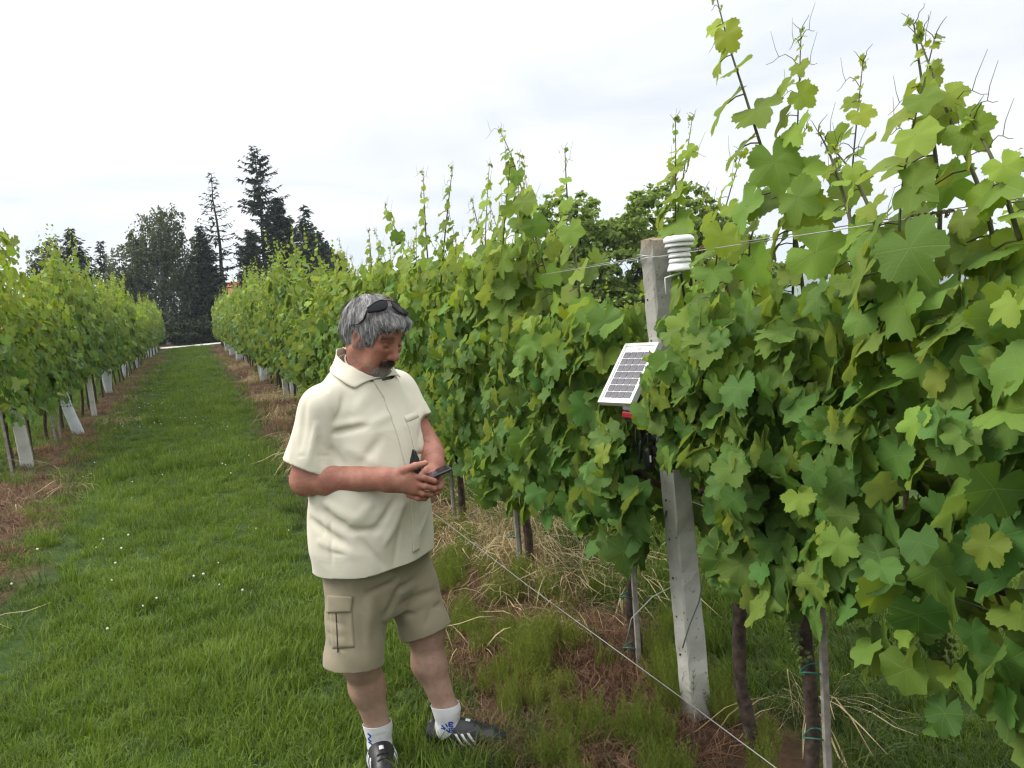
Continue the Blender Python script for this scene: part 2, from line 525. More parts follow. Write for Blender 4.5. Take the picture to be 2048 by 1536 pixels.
def leafy_tree(name, label, loc, h, lobes, seed, n, size, mat, bark, weep=0.0, cat="tree", trunk_r=.2, group=None, clump=.35, fork=.35):
    """lobes: (x, y, z, rx, ry, rz) relative to the base; leaves sit in clumps near the lobes' shells."""
    rng = np.random.default_rng(seed)
    root = empty(name, loc); tag(root, label, cat, group)
    tb = MB()
    f0 = np.array([0, 0, h * fork])
    tb.tube([(0, 0, -.4), (.03 * h * .3, 0, h * fork * .5), f0], [trunk_r, trunk_r * .85, trunk_r * .65], 8)
    ends = []
    for (x, y, z, rx, ry, rz) in lobes:
        for k in range(5):
            e = np.array([x, y, z]) + np.clip(rng.normal(0, .36, 3), -.6, .6) * np.array([rx, ry, rz])
            mid = f0 * .45 + e * .55 + rng.normal(0, .08 * h * .3, 3)
            tb.tube([f0, mid, e], [trunk_r * .4, trunk_r * .2, trunk_r * .06], 5, cap=False)
            for q in range(3):
                e2 = e + np.clip(rng.normal(0, .22, 3), -.4, .3) * np.array([rx, ry, rz])
                tb.tube([mid * .3 + e * .7, e2], [trunk_r * .1, trunk_r * .03], 4, cap=False)
    tb.build("trunk", bark, root)
    vol = np.array([l[3] * l[4] * l[5] for l in lobes]) ** .7; vol /= vol.sum()
    P, N, T, S = [], [], [], []
    ncl = max(10, n // 34)
    for li, l in enumerate(lobes):
        m = int(ncl * vol[li]) + 1
        c = np.array(l[:3]); r = np.array(l[3:])
        u = unit(rng.normal(0, 1, (m, 3))); rad = rng.uniform(.35, 1.0, (m, 1)) ** .45
        cc = c + u * rad * r * rng.uniform(.85, 1.12, (m, 1))
        for q in cc:
            k = int(rng.integers(20, 48)); cs = clump * rng.uniform(.6, 1.4)
            off = rng.normal(0, 1, (k, 3)) * cs * np.array([.6, .6, .45])
            if weep: off[:, 2] = -np.abs(rng.normal(0, 1, k)) * cs * 2.2 * weep; off[:, :2] *= .45
            P += list(q + off)
            N += list(unit(unit(q - c)[None] * .5 + rng.normal(0, .6, (k, 3)) + np.array([0, 0, .5 * (1 - weep)])))
            T += list(unit(rng.normal(0, .6, (k, 3)) + np.array([0, 0, -.6 - 1.2 * weep])))
            S += list(size * rng.uniform(.55, 1.2, k))
    crown("crown", LEAFY_V, LEAFY_F, P, N, T, S, mat, root, rng)
    return root


def far_spot(x, dist, zbase=0.0):
    p = at_dist(x, 470, dist); return (p[0], p[1], zbase)


def z_of(x, y, dist): return at_dist(x, y, dist)[2]


def build_trees():
    # the dark group beyond the road: (photo column, distance)
    p = far_spot(528, 76); h = z_of(528, 288, 76)
    conifer("spruce_tree", "tallest spruce of the dark group, broad ragged top standing against the sky", p, h, 3.0, 3, .16, .36, .40, 1.9, .9, spray=.58, pw=.48)
    p = far_spot(436, 73); h = z_of(430, 340, 73)
    conifer("spruce_tree", "thin see-through spruce with bare level branches left of the tallest spruce", p, h, 2.9, 5, .18, .42, .20, .50, .5, spray=.55)
    p = far_spot(401, 69); h = z_of(401, 448, 69)
    conifer("spruce_tree", "narrow dense dark spruce right in front of the weeping birch", p, h, 2.1, 8, .02, .17, .45, 2.2, .1, spray=.6)
    p = far_spot(500, 70); h = z_of(500, 455, 70)
    conifer("spruce_tree", "short dense spruce below the tallest spruce, right of the orange roof", p, h, 2.0, 9, .02, .19, .45, 2.0, .2, spray=.6)
    p = far_spot(563, 74); h = z_of(563, 392, 74)
    conifer("spruce_tree", "bushy dark spruce close against the right side of the tallest spruce", p, h, 3.3, 12, .03, .22, .45, 4.2, .4, spray=.70)
    p = far_spot(612, 71); h = z_of(612, 404, 71)
    conifer("spruce_tree", "spike-topped spruce rising out of the round dark tree", p, h, 2.4, 15, .05, .26, .4, 1.6, .4, spray=.7)
    p = far_spot(622, 68); h = z_of(622, 452, 68)
    leafy_tree("yew_tree", "broad rounded dark evergreen at the right end of the dark group", p, h,
               [(0, 0, h * .50, 2.5, 2.4, h * .36), (1.1, 0, h * .36, 2.0, 2, h * .34), (-.9, -.5, h * .30, 2.2, 2, h * .30), (.1, 0, h * .74, 1.5, 1.5, h * .26)],
               21, 24000, .30, MAT_DARKGREEN, MAT_BARK, .25, "evergreen", .25, clump=.42)
    p = far_spot(140, 74); h = z_of(135, 455, 74)
    conifer("spruce_tree", "wide dark conifer with a blunt top behind the left vine row", p, h, 2.9, 25, .05, .24, .25, 1.7, .3, spray=.75)
    p = far_spot(200, 72); h = z_of(198, 478, 72)
    conifer("spruce_tree", "small pointed spruce between the blunt conifer and the weeping birch", p, h, 1.5, 27, .05, .25, .35, 1.4, .3, spray=.55)
    p = far_spot(92, 77); h = z_of(95, 452, 77)
    leafy_tree("birch_tree", "thin pale birch at the far left edge of the tree line", p, h,
               [(0, 0, h * .58, 1.6, 1.6, h * .36), (-.6, 0, h * .4, 1.5, 1.4, h * .26)], 31, 9000, .25, MAT_BIRCH, MAT_BIRCH_BARK, .35, "birch", .16, clump=.40)
    p = far_spot(312, 70); h = z_of(312, 384, 70)
    leafy_tree("birch_tree", "large grey-green weeping birch with drooping branches", p, h,
               [(-.2, 0, h * .74, 1.9, 1.7, h * .20), (.9, .2, h * .80, 1.3, 1.2, h * .16), (-1.9, 0, h * .55, 2.0, 1.7, h * .20), (2.0, 0, h * .58, 1.9, 1.7, h * .18),
                (0, -.3, h * .52, 2.4, 1.9, h * .26), (-2.7, 0, h * .37, 1.7, 1.6, h * .20), (2.8, -.2, h * .40, 1.9, 1.6, h * .2), (.2, -.6, h * .30, 3.2, 1.7, h * .18)],
               33, 27000, .21, MAT_BIRCH, MAT_BIRCH_BARK, .8, "birch", .24, clump=.42)
    # the walnut behind the near row
    p0 = at_dist(1230, 560, 26); h = 7.2
    zb = z_of(1230, 362, 26) - h
    leafy_tree("walnut_tree", "round green walnut tree rising behind the near vine row", (p0[0], p0[1], zb), h,
               [(1.7, -.5, h * .80, 1.7, 1.5, h * .20), (-1.3, .4, h * .78, 1.7, 1.4, h * .19), (3.1, -1, h * .66, 1.6, 1.3, h * .19), (-3.2, 1, h * .60, 1.7, 1.3, h * .18), (4.1, -1.2, h * .54, 1.4, 1.3, h * .15), (0, 0, h * .64, 3.0, 1.8, h * .22), (.3, 0, h * .44, 4.4, 1.9, h * .18)],
               41, 60000, .15, MAT_WALNUT, MAT_BARK, .1, "tree", .2, clump=.30)
    # low shrubs by the road in the gap between the rows
    spots = [(352, 63.5, 1.9, "dark low shrub by the road, left of the gap between the rows"), (374, 64.5, 2.3, "dark roadside shrub in the middle of the gap"),
             (398, 63.8, 2.1, "dark roadside shrub at the right of the gap between the rows"), (425, 65.5, 2.8, "dense dark shrub below the thin spruce"),
             (330, 65.5, 2.9, "dense dark shrub under the weeping birch")]
    for k, (x, d, hh, lab) in enumerate(spots):
        p = far_spot(x, d)
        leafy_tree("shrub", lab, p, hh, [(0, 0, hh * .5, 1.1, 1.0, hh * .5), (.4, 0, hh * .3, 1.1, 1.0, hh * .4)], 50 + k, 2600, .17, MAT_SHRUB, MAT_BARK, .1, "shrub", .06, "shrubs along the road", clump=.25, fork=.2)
    # hedge-like dark undergrowth closing the view under the trees
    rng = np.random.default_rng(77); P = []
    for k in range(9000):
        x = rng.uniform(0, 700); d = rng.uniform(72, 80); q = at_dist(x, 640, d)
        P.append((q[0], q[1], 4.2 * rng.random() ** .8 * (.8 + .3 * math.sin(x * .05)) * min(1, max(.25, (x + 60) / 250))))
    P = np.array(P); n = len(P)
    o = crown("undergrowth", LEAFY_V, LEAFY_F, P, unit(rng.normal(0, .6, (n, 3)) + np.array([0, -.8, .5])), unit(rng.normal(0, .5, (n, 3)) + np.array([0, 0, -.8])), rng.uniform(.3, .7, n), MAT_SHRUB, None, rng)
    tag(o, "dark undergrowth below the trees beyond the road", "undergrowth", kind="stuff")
    # two houses whose tiled roofs show between the trees
    wallm = simple("pale render", (.55, .50, .42), .9, .1, var=.1, scale=2)
    roofm = simple("orange tiles", (.30, .11, .065), .85, .1, var=.35, scale=5)
    for (x, d, zr, w, lab) in ((466, 88, 5.3, 9, "house with an orange tiled roof glimpsed between the spruces"), (70, 92, 3.6, 12, "low house with a tiled roof behind the thin pale birch")):
        p = far_spot(x, d)
        root = empty("house", p, .25); tag(root, lab, "house", "houses behind the trees")
        m = MB(); m.box((0, 0, zr * .32), (w * .9, 6, zr * .66)); m.build("wall", wallm, root)
        m = MB()
        V = [(-w / 2, -3.6, zr * .62), (w / 2, -3.6, zr * .62), (w / 2, 0, zr), (-w / 2, 0, zr), (-w / 2, 3.6, zr * .62), (w / 2, 3.6, zr * .62)]
        V += [(a, b, c - .15) for a, b, c in V]
        m.add(V, [(0, 1, 2, 3), (3, 2, 5, 4), (7, 6, 9, 8), (8, 9, 10, 11), (0, 6, 7, 1), (5, 11, 10, 4), (0, 3, 9, 6), (3, 4, 10, 9), (1, 7, 8, 2), (2, 8, 11, 5)])
        m.build("roof", roofm, root)
        for k in (-.28, 0, .28):
            m = MB(); m.box((w * k, -3.02, zr * .36), (1.0, .08, 1.1)); m.build("window", simple("dark pane", (.04, .05, .06), .2, .5), root)


build_trees()

# ------------------------------------------------------------------ grass and weeds: clumps set on points by geometry nodes
def blade_mesh(name, rng, n, rad, h, w, bend, mat, segs=3, seed_head=0.0, tangle=0.0, upright=0.0, curl=0.0):
    V, F, A, Rn = [], [], [], []
    for i in range(n):
        a = rng.random() * 2 * math.pi; r = rad * math.sqrt(rng.random())
        p = np.array([r * math.cos(a), r * math.sin(a), 0.0])
        az = rng.random() * 2 * math.pi if rng.random() < .5 else a
        d = np.array([math.cos(az), math.sin(az), 0]); side = np.array([-d[1], d[0], 0])
        hh = h * rng.uniform(.5, 1.15); bb = bend * rng.uniform(.3, 1.4); ww = w * rng.uniform(.7, 1.3)
        twist = rng.normal(0, .5); b = len(V); rv = rng.random()
        head = seed_head and rng.random() < seed_head
        for k in range(segs + 1):
            t_ = k / segs
            q = p + d * hh * bb * t_ ** 1.9 + np.array([0, 0, hh * (t_ - bb * .55 * t_ ** 2.6 - curl * t_ ** 4)])
            if tangle: q = q + rng.normal(0, tangle * hh, 3) * t_
            if q[2] < -.01: q[2] = rng.uniform(0, .02)
            sd = side * math.cos(twist * t_) + d * math.sin(twist * t_)
            wk = ww * (1 - t_ ** 2 * .92) / 2
            if head and k >= segs - 2: wk = ww * 1.5 * (1.0 if k < segs else .3)
            V += [q - sd * wk, q + sd * wk]; A += [t_, t_]; Rn += [rv, rv]
        for k in range(segs):
            F.append((b + 2 * k, b + 2 * k + 1, b + 2 * k + 3, b + 2 * k + 2))
    return mesh(name, np.array(V), np.array(F), mat, True, attrs={"along": A, "rnd": Rn})


def horsetail_mesh(name, rng, n, rad, h, mat):
    """Fine upright stems with whorls of thin side needles: reads as a soft feathery tuft."""
    V, F, A, Rn = [], [], [], []
    for i in range(n):
        a = rng.random() * 2 * math.pi; r = rad * math.sqrt(rng.random())
        p = np.array([r * math.cos(a), r * math.sin(a), 0.0]); lean = rng.normal(0, .10, 2) + p[:2] * 1.2
        hh = h * rng.uniform(.5, 1.1); rv = rng.random()
        def strip(p0, p1, w):
            b = len(V); s_ = np.cross(p1 - p0, rng.normal(0, 1, 3)); s_ = s_ / (np.linalg.norm(s_) + 1e-9) * w / 2
            V.extend([p0 - s_, p0 + s_, p1]); F.append((b, b + 1, b + 2)); A.extend([.4, .4, 1.0]); Rn.extend([rv] * 3)
        top = p + np.array([lean[0] * hh, lean[1] * hh, hh]); strip(p, top, .0034)
        for k in range(7):
            t_ = .2 + .8 * k / 7; c = p + (top - p) * t_; L = hh * .22 * (1.1 - t_)
            for q in range(4):
                az = rng.random() * 6.283
                strip(c, c + np.array([math.cos(az) * L, math.sin(az) * L, L * 1.3]), .0026)
    return mesh(name, np.array(V), np.array(F), mat, False, attrs={"along": A, "rnd": Rn})


def grass_mat(name, c1, c2, c3, tipc, trans=.3, scale=1.2):
    t = NT(name)
    n = t.noise(scale, 4, t.pos(), .6); rnd = t.new("ShaderNodeAttribute", attribute_name="rnd").outputs["Fac"]
    al = t.new("ShaderNodeAttribute", attribute_name="along").outputs["Fac"]
    c = t.ramp(t.math("MULTIPLY_ADD", t.math("SUBTRACT", rnd, .5), .5, n), (.28, c1), (.5, c2), (.72, c3))
    c = t.mix(t.math("MULTIPLY", t.math("POWER", al, 2.0), .45), c, tipc)
    p = t.princ(c, .6, .2, out=False)
    tr = t.new("ShaderNodeBsdfTranslucent"); t.set(tr.inputs[0], t.mix(1.0, c, (1.25, 1.25, .6), "MULTIPLY"))
    mx = t.new("ShaderNodeMixShader"); mx.inputs[0].default_value = trans
    t.l.new(p, mx.inputs[1]); t.l.new(tr.outputs[0], mx.inputs[2]); t.l.new(mx.outputs[0], t.out.inputs[0])
    return t.m


def scatter_object(name, label, cat, variants, pts, rot, scl, idx):
    """ONE stuff object: instances of the variant meshes on a cloud of points."""
    coll = bpy.data.collections.new(name + " kinds")
    for k, me in enumerate(variants):
        o = bpy.data.objects.new("%s kind %02d" % (name, k), me); coll.objects.link(o)
    me = bpy.data.meshes.new(name)
    me.vertices.add(len(pts)); me.vertices.foreach_set("co", np.asarray(pts, np.float32).ravel())
    a = me.attributes.new("rot", "FLOAT_VECTOR", "POINT"); a.data.foreach_set("vector", np.asarray(rot, np.float32).ravel())
    a = me.attributes.new("scl", "FLOAT", "POINT"); a.data.foreach_set("value", np.asarray(scl, np.float32))
    a = me.attributes.new("idx", "INT", "POINT"); a.data.foreach_set("value", np.asarray(idx, np.int32))
    o = link(name, me)
    ng = bpy.data.node_groups.new(name + " scatter", "GeometryNodeTree")
    ng.interface.new_socket("Geometry", in_out="INPUT", socket_type="NodeSocketGeometry")
    ng.interface.new_socket("Geometry", in_out="OUTPUT", socket_type="NodeSocketGeometry")
    N, L = ng.nodes, ng.links
    gi, go = N.new("NodeGroupInput"), N.new("NodeGroupOutput")
    ci = N.new("GeometryNodeCollectionInfo"); ci.inputs["Collection"].default_value = coll
    ci.inputs["Separate Children"].default_value = True; ci.inputs["Reset Children"].default_value = True
    ip = N.new("GeometryNodeInstanceOnPoints"); ip.inputs["Pick Instance"].default_value = True
    def attr(nm, ty):
        n = N.new("GeometryNodeInputNamedAttribute"); n.data_type = ty; n.inputs["Name"].default_value = nm
        return [s for s in n.outputs if s.enabled and s.name == "Attribute"][0]
    L.new(gi.outputs[0], ip.inputs["Points"]); L.new(ci.outputs[0], ip.inputs["Instance"])
    L.new(attr("idx", "INT"), ip.inputs["Instance Index"])
    er = N.new("FunctionNodeEulerToRotation"); L.new(attr("rot", "FLOAT_VECTOR"), er.inputs[0]); L.new(er.outputs[0], ip.inputs["Rotation"])
    L.new(attr("scl", "FLOAT"), ip.inputs["Scale"])
    L.new(ip.outputs[0], go.inputs[0])
    md = o.modifiers.new("scatter", "NODES"); md.node_group = ng
    tag(o, label, cat, kind="stuff")
    return o


def vnoise(x, y, seed=0):
    """Cheap smooth 2-D noise in 0..1 for patchiness."""
    r = np.random.default_rng(seed); v = 0; s = 0
    for k in range(7):
        f = .5 * 1.55 ** k; a = r.random() * 6.283; ph = r.random() * 6.283; w = 1 / (1 + .35 * k)
        v = v + w * np.sin((x * math.cos(a) + y * math.sin(a)) * f * 2 + ph + 1.3 * np.sin((x * math.sin(a) - y * math.cos(a)) * f + ph * 2)); s += w
    return .5 + .5 * v / s * 1.5


def in_view(x, y):
    """Inside the photograph's sideways spread, with a margin for a step to the side."""
    a = np.degrees(np.arctan2(x, y))
    return (a > -17) & (a < 60) & (y > .9)


def candidates(rng, n, y0, y1, x0, x1):
    x = rng.uniform(x0, x1, n); y = rng.uniform(y0, y1, n)
    m = in_view(x, y)
    return x[m], y[m]


def strip_dist(x, y):
    wob = .20 * (vnoise(x * 1.2, y * 1.2, 5) - .5)
    d1 = np.abs(x - STRIP_R) + wob * 1.5; d2 = np.abs(x - STRIP_L) + wob * 1.5
    return d1, d2


def build_grass():
    rng = np.random.default_rng(5)
    m_lawn = grass_mat("lawn blades", (.064, .112, .010), (.110, .188, .015), (.165, .232, .034), (.17, .215, .045))
    m_tall = grass_mat("tall grass blades", (.030, .060, .012), (.055, .100, .020), (.10, .13, .04), (.13, .15, .06), .3, 2.0)
    m_straw = grass_mat("dry straw", (.25, .19, .09), (.37, .29, .155), (.50, .41, .23), (.46, .38, .22), .2, 3.0)
    m_dead = grass_mat("dead brown weed", (.075, .038, .024), (.150, .078, .046), (.25, .155, .085), (.24, .14, .08), .1, 3.0)
    m_horse = grass_mat("horsetail", (.100, .160, .018), (.145, .205, .028), (.20, .22, .05), (.20, .23, .06), .4, 2.5)
    lawn = [blade_mesh("lawn clump", rng, 34, .075, h, .0042, b, m_lawn, 3) for h, b in ((.075, .5), (.10, .6), (.06, .9), (.13, .5))]
    olive = [blade_mesh("dry lawn clump", rng, 30, .08, h, .0036, b, m_tall, 3) for h, b in ((.07, .9), (.10, .7))]
    tall = [blade_mesh("tall clump", rng, 30, .07, h, .0045, b, m_tall, 5) for h, b in ((.20, .6), (.26, .8), (.18, .9))]
    lush = [blade_mesh("lush clump", rng, 40, .08, h, .005, b, m_lawn, 4) for h, b in ((.17, .5), (.22, .6))]
    straw = [blade_mesh("straw tuft", rng, 30, .09, h, .0021, b, m_straw, 7, seed_head=.6, curl=.5) for h, b in ((.36, 1.0), (.30, 1.3), (.42, .9))]
    dead = [blade_mesh("dead tuft", rng, 90, .11, h, .0028, b, m_dead, 4, tangle=.16, curl=.3) for h, b in ((.09, 1.3), (.12, 1.1), (.07, 1.6))]
    horse = [horsetail_mesh("horsetail tuft", rng, 46, .07, h, m_horse) for h in (.20, .26)]

    def put(name, label, cat, variants, x, y, s, kinds, tilt=.12):
        n = len(x); z = ground_z(x, y)
        rot = np.stack([rng.normal(0, tilt, n), rng.normal(0, tilt, n), rng.random(n) * 6.283], 1)
        scatter_object(name, label, cat, variants, np.stack([x, y, z], 1), rot, s, kinds)

    # lawn: dense near the camera, sparser and larger clumps further down the path
    X, Y, S, K = [], [], [], []
    for y0, y1, x0, x1, dens, sc in ((.9, 4.5, -1.8, 6, 520, .95), (4.5, 9, -3.2, 9, 210, 1.15), (9, 18, -5, 10, 90, 1.35), (18, 34, -6, 8, 45, 1.5), (34, 58, -8, 10, 22, 1.7)):
        x, y = candidates(rng, int(dens * (y1 - y0) * (x1 - x0)), y0, y1, x0, x1)
        d1, d2 = strip_dist(x, y); d = np.minimum(d1, d2)
        keep = rng.random(len(x)) < np.clip((d - np.where((x < 0) & (y > 9.5), .10, .30)) / .40, np.where((x < 0) & (y > 9.5), .25, .04), 1) * np.where(x > ROW_R + .6, .8, 1)
        x, y, d = x[keep], y[keep], d[keep]
        patch = vnoise(x, y, 9); k = np.where(patch > .62, rng.integers(2, 4, len(x)), rng.integers(0, 3, len(x)))
        dry = rng.random(len(x)) < np.clip(.72 - np.abs(x + .25) * .0 - 1.1 * (d - .35), .06, .75) * np.where(x < ROW_R + .6, 1, .3)
        k = np.where(dry, rng.integers(4, 6, len(x)), k)
        rut = np.exp(-((x + 1.05) / .16) ** 2) * .8
        bare = rng.random(len(x)) < rut * 1.1 * (vnoise(x * 2, y * 2, 3) > .4)
        x, y, k, patch = x[~bare], y[~bare], k[~bare], patch[~bare]
        X.append(x); Y.append(y); K.append(k); S.append(sc * rng.uniform(.6, 1.1, len(x)) * (.68 + .55 * patch))
    put("lawn_grass", "mown green grass covering the path between the vine rows", "grass", lawn + olive, np.concatenate(X), np.concatenate(Y), np.concatenate(S), np.concatenate(K))

    # taller grass: left bank, foot of the rows, behind the near row, tufts near the man's shoes
    X, Y, S, K = [], [], [], []
    for y0, y1, x0, x1, dens, sc in ((.9, 5, -1.8, 6, 60, .9), (5, 14, -3.4, 9, 22, 1.0), (14, 40, -5, 6, 6, 1.2)):
        x, y = candidates(rng, int(dens * (y1 - y0) * (x1 - x0)), y0, y1, x0, x1)
        d1, d2 = strip_dist(x, y)
        p = np.exp(-((x + 1.35) / .28) ** 2) * .9 + np.exp(-((d1 - .50) / .22) ** 2) * .5 + (x > ROW_R + .20) * .9
        p = p * (.35 + vnoise(x * 2.3, y * 2.3, 21)) + (vnoise(x * 1.6, y * 1.6, 33) > .74) * .30
        keep = rng.random(len(x)) < np.clip(p, 0, 1)
        x, y = x[keep], y[keep]; X.append(x); Y.append(y); S.append(sc * rng.uniform(.55, 1.1, len(x)))
        K.append(np.where(vnoise(x * 1.5, y * 1.5, 8) + rng.normal(0, .1, len(x)) > .5, rng.integers(0, 3, len(x)), rng.integers(3, 5, len(x))))
    for (cx, cy, n_, r_) in ((.96, 2.56, 16, .10), (.80, 2.58, 8, .08), (.42, 2.42, 8, .08), (.60, 2.50, 8, .10), (1.0, 2.72, 10, .08)):   # grass standing round the shoes
        X.append(rng.normal(cx, r_, n_)); Y.append(rng.normal(cy, r_ * .6, n_)); S.append(rng.uniform(.4, .75, n_)); K.append(rng.integers(0, 5, n_))
    put("tall_grass", "longer grass in tufts along the feet of the vine rows", "grass", tall + lush, np.concatenate(X), np.concatenate(Y), np.concatenate(S), np.concatenate(K), .2)

    # dead brown weeds in the sprayed strips
    X, Y, S = [], [], []
    for y0, y1, dens, sc in ((.9, 6, 190, 1.0), (6, 16, 70, 1.2), (16, 45, 16, 1.4)):
        for xc, hw in ((STRIP_R, .55), (STRIP_L, .55)):
            x, y = candidates(rng, int(dens * (y1 - y0) * 2 * hw), y0, y1, xc - hw, xc + hw)
            d = np.abs(x - xc)
            p = np.where(xc > 0, 1.0, np.where(y < 9.5, 1.1, .5)) * np.clip(1.35 - d / .42, 0, 1) * (.25 + 1.0 * (vnoise(x * 2.0, y * 2.0, 61) > .42))
            keep = rng.random(len(x)) < p
            X.append(x[keep]); Y.append(y[keep]); S.append(sc * rng.uniform(.6, 1.25, keep.sum()))
    x = np.concatenate(X)
    put("dead_weeds", "brown dead weeds matted on the sprayed strips under the vines", "dead weeds", dead, x, np.concatenate(Y), np.concatenate(S), rng.integers(0, 3, len(x)), .25)

    # pale dry straw bending over in arcs
    X, Y, S = [], [], []
    for y0, y1, dens, sc in ((.9, 6, 75, .85), (6, 16, 40, .95), (16, 45, 16, .9)):
        for xc, hw in ((ROW_R - .05, .68), (ROW_L + .3, .8)):
            x, y = candidates(rng, int(dens * (y1 - y0) * 2 * hw), y0, y1, xc - hw, xc + hw)
            q = vnoise(x * 1.1 + 4, y * 1.1, 71)
            p = np.where(xc > 0, np.clip((q - .38) * 2.6, 0, 1) * np.where(y > 11, np.where((x > 1.02) & (y < 30), 1.3, .35), 1), np.clip((q - .66) * 1.5, 0, .12))
            p = p * np.where((xc > 0) & (x < ROW_R - .28) & (y < 5), .12, 1)
            p = p * np.where(((x > 1.8) & (y < 3.6)) | (y < 2.5), .22, 1)
            keep = rng.random(len(x)) < p
            X.append(x[keep]); Y.append(y[keep]); S.append(sc * rng.uniform(.6, 1.15, keep.sum()))
    x = np.concatenate(X)
    put("straw_grass", "pale dry straw bending in arcs at the foot of the vines", "dry grass", straw, x, np.concatenate(Y), np.concatenate(S), rng.integers(0, 3, len(x)), .25)

    # feathery horsetail tufts
    cen = [(1.12, 2.9), (1.30, 3.35), (1.42, 3.9), (1.2, 4.3), (1.38, 4.8), (1.55, 2.25), (1.15, 2.5), (1.3, 5.4), (1.05, 3.6), (1.22, 2.2), (1.75, 2.75), (1.15, 3.25)]
    x = np.concatenate([rng.normal(cx, .10, 6) for cx, cy in cen]); y = np.concatenate([rng.normal(cy, .16, 6) for cx, cy in cen])
    x2, y2 = candidates(rng, 320, 1.5, 9, -2.2, 2.0); m = (vnoise(x2 * 2.2, y2 * 2.2, 91) > .62) & ((np.abs(x2 - STRIP_R) < .5) | (np.abs(x2 - STRIP_L - .2) < .5))
    x = np.concatenate([x, x2[m]]); y = np.concatenate([y, y2[m]]); n = len(x)
    put("horsetail", "feathery yellow-green horsetail tufts among the brown weeds", "horsetail", horse, x, y, rng.uniform(.55, 1.05, n), rng.integers(0, 2, n), .15)

    # white clover heads in the lawn
    wm = simple("clover white", (.62, .62, .52), .8, .1)
    bm = bmesh.new(); bmesh.ops.create_icosphere(bm, subdivisions=1, radius=.0075)
    bmesh.ops.translate(bm, verts=bm.verts, vec=(0, 0, .085)); me = bpy.data.meshes.new("clover"); bm.to_mesh(me); bm.free(); me.materials.append(wm)
    x, y = candidates(rng, 170, 4.5, 22, -1.3, 1.0)
    m = vnoise(x, y, 101) > .55
    x, y = x[m], y[m]
    put("clover_heads", "tiny white clover heads dotted over the grass path", "clover", [me], x, y, rng.uniform(.7, 1.2, len(x)), np.zeros(len(x)), .2)


build_grass()

# ------------------------------------------------------------------ grape vines
def leaf_template(n_out, variant, detail=True):
    """Five-lobed toothed grape leaf. Petiole at the origin, tip towards +y, upper side +z; unit radius at the tip lobe."""
    rng = np.random.default_rng(100 + variant)
    lobes = [(0, 1.0, 42), (57, .95, 38), (-57, .95, 38), (112, .90, 42), (-112, .90, 42), (152, .82, 30), (-152, .82, 30)]
    jit = rng.normal(0, .05, len(lobes)); depth = rng.uniform(.62, .82)
    notch = [(s_ * c + rng.normal(0, 3), 6.5, rng.uniform(*q)) for s_ in (-1, 1) for c, q in ((29, (.10, .30)), (85, (.03, .22)))]
    def rad(th):
        base = depth * (1 - .10 * abs(th) / 180)
        r = base
        for (c, a, w), j in zip(lobes, jit):
            dd = abs((th - c + 180) % 360 - 180)
            r = max(r, base + (a * (1 + j) - base) * max(0, 1 - (dd / w) ** 1.7))
        for c, w_, dp in notch: r *= 1 - dp * math.exp(-((th - c) / w_) ** 2)
        back = 180 - abs(th)
        if back < 18: r *= .12 + .88 * (back / 18) ** .8
        return r
    ths = np.linspace(-180, 180, n_out, endpoint=False) + 180 / n_out
    V = [(0, 0, 0)]
    inner = n_out // 2
    tw = rng.normal(0, .10); fold = rng.uniform(.08, .36); droop = rng.uniform(.2, .65); wav = rng.uniform(.04, .12); ph = rng.random() * 6
    def put(th, r, edge):
        x, y = r * math.sin(RAD(th)), r * math.cos(RAD(th))
        z = fold * abs(x) - droop * (max(0, y) ** 2) * .55 - .22 * droop * x * x + tw * x * y + wav * r * math.sin(RAD(th) * 5 + ph) * edge - .12 * max(0, -y) * fold
        V.append((x, y, z))
    if detail:
        for k in range(inner): put(ths[2 * k] + 180 / n_out, .52 * .5 * (rad(ths[2 * k]) + rad(ths[2 * k + 1])), .4)
        for k, th in enumerate(ths): put(th, rad(th) * (1 + (.038 if k % 2 else -.040) + rng.normal(0, .015)), 1.0)
        F = []
        for k in range(inner):
            k2 = (k + 1) % inner
            F.append((0, 1 + k2, 1 + k))
            a, b, c = 1 + inner + 2 * k, 1 + inner + 2 * k + 1, 1 + inner + (2 * k + 2) % n_out
            F += [(1 + k, b, a), (1 + k, 1 + k2, b), (1 + k2, c, b)]
    else:
        for k, th in enumerate(ths): put(th, rad(th) * (1 + (.05 if k % 2 else -.05)), 1.0)
        F = [(0, 1 + (k + 1) % n_out, 1 + k) for k in range(n_out)]
    F = [f for f in F]
    return np.array(V), np.array(F)


YOUNG, OLD, BACK = (.280, .370, .046), (.100, .198, .042), (.175, .230, .100)
MAT_LEAF = leaf_mat("vine leaf", YOUNG, OLD, BACK, "object", .45)
MAT_LEAF_M = leaf_mat("vine leaf mass", YOUNG, OLD, BACK, "attribute", .45)
MAT_LEAF_FAR = leaf_mat("far vine leaf", (.225, .315, .045), (.080, .152, .034), BACK, "attribute", .40, veins=False)
MAT_SHOOT = simple("green shoot", (.085, .085, .035), .6, .3, var=.35, scale=12)
MAT_TRUNK = simple("vine bark", (.060, .044, .035), .95, .1, var=.55, scale=40, bump=.8)
MAT_GRAPE = NT("green grape"); MAT_GRAPE.princ((.095, .15, .03), .35, .4, Subsurface_Weight=.2); MAT_GRAPE = MAT_GRAPE.m
MAT_WOOD = simple("grey stake wood", (.24, .22, .19), .9, .15, var=.35, scale=30, bump=.3)
MAT_TIE = simple("green tie tube", (.02, .12, .085), .5, .4)
MAT_WIRE = simple("galvanised wire", (.38, .38, .36), .45, .5, .6)
MAT_TENDRIL = simple("dry tendril", (.20, .14, .08), .9, .1)

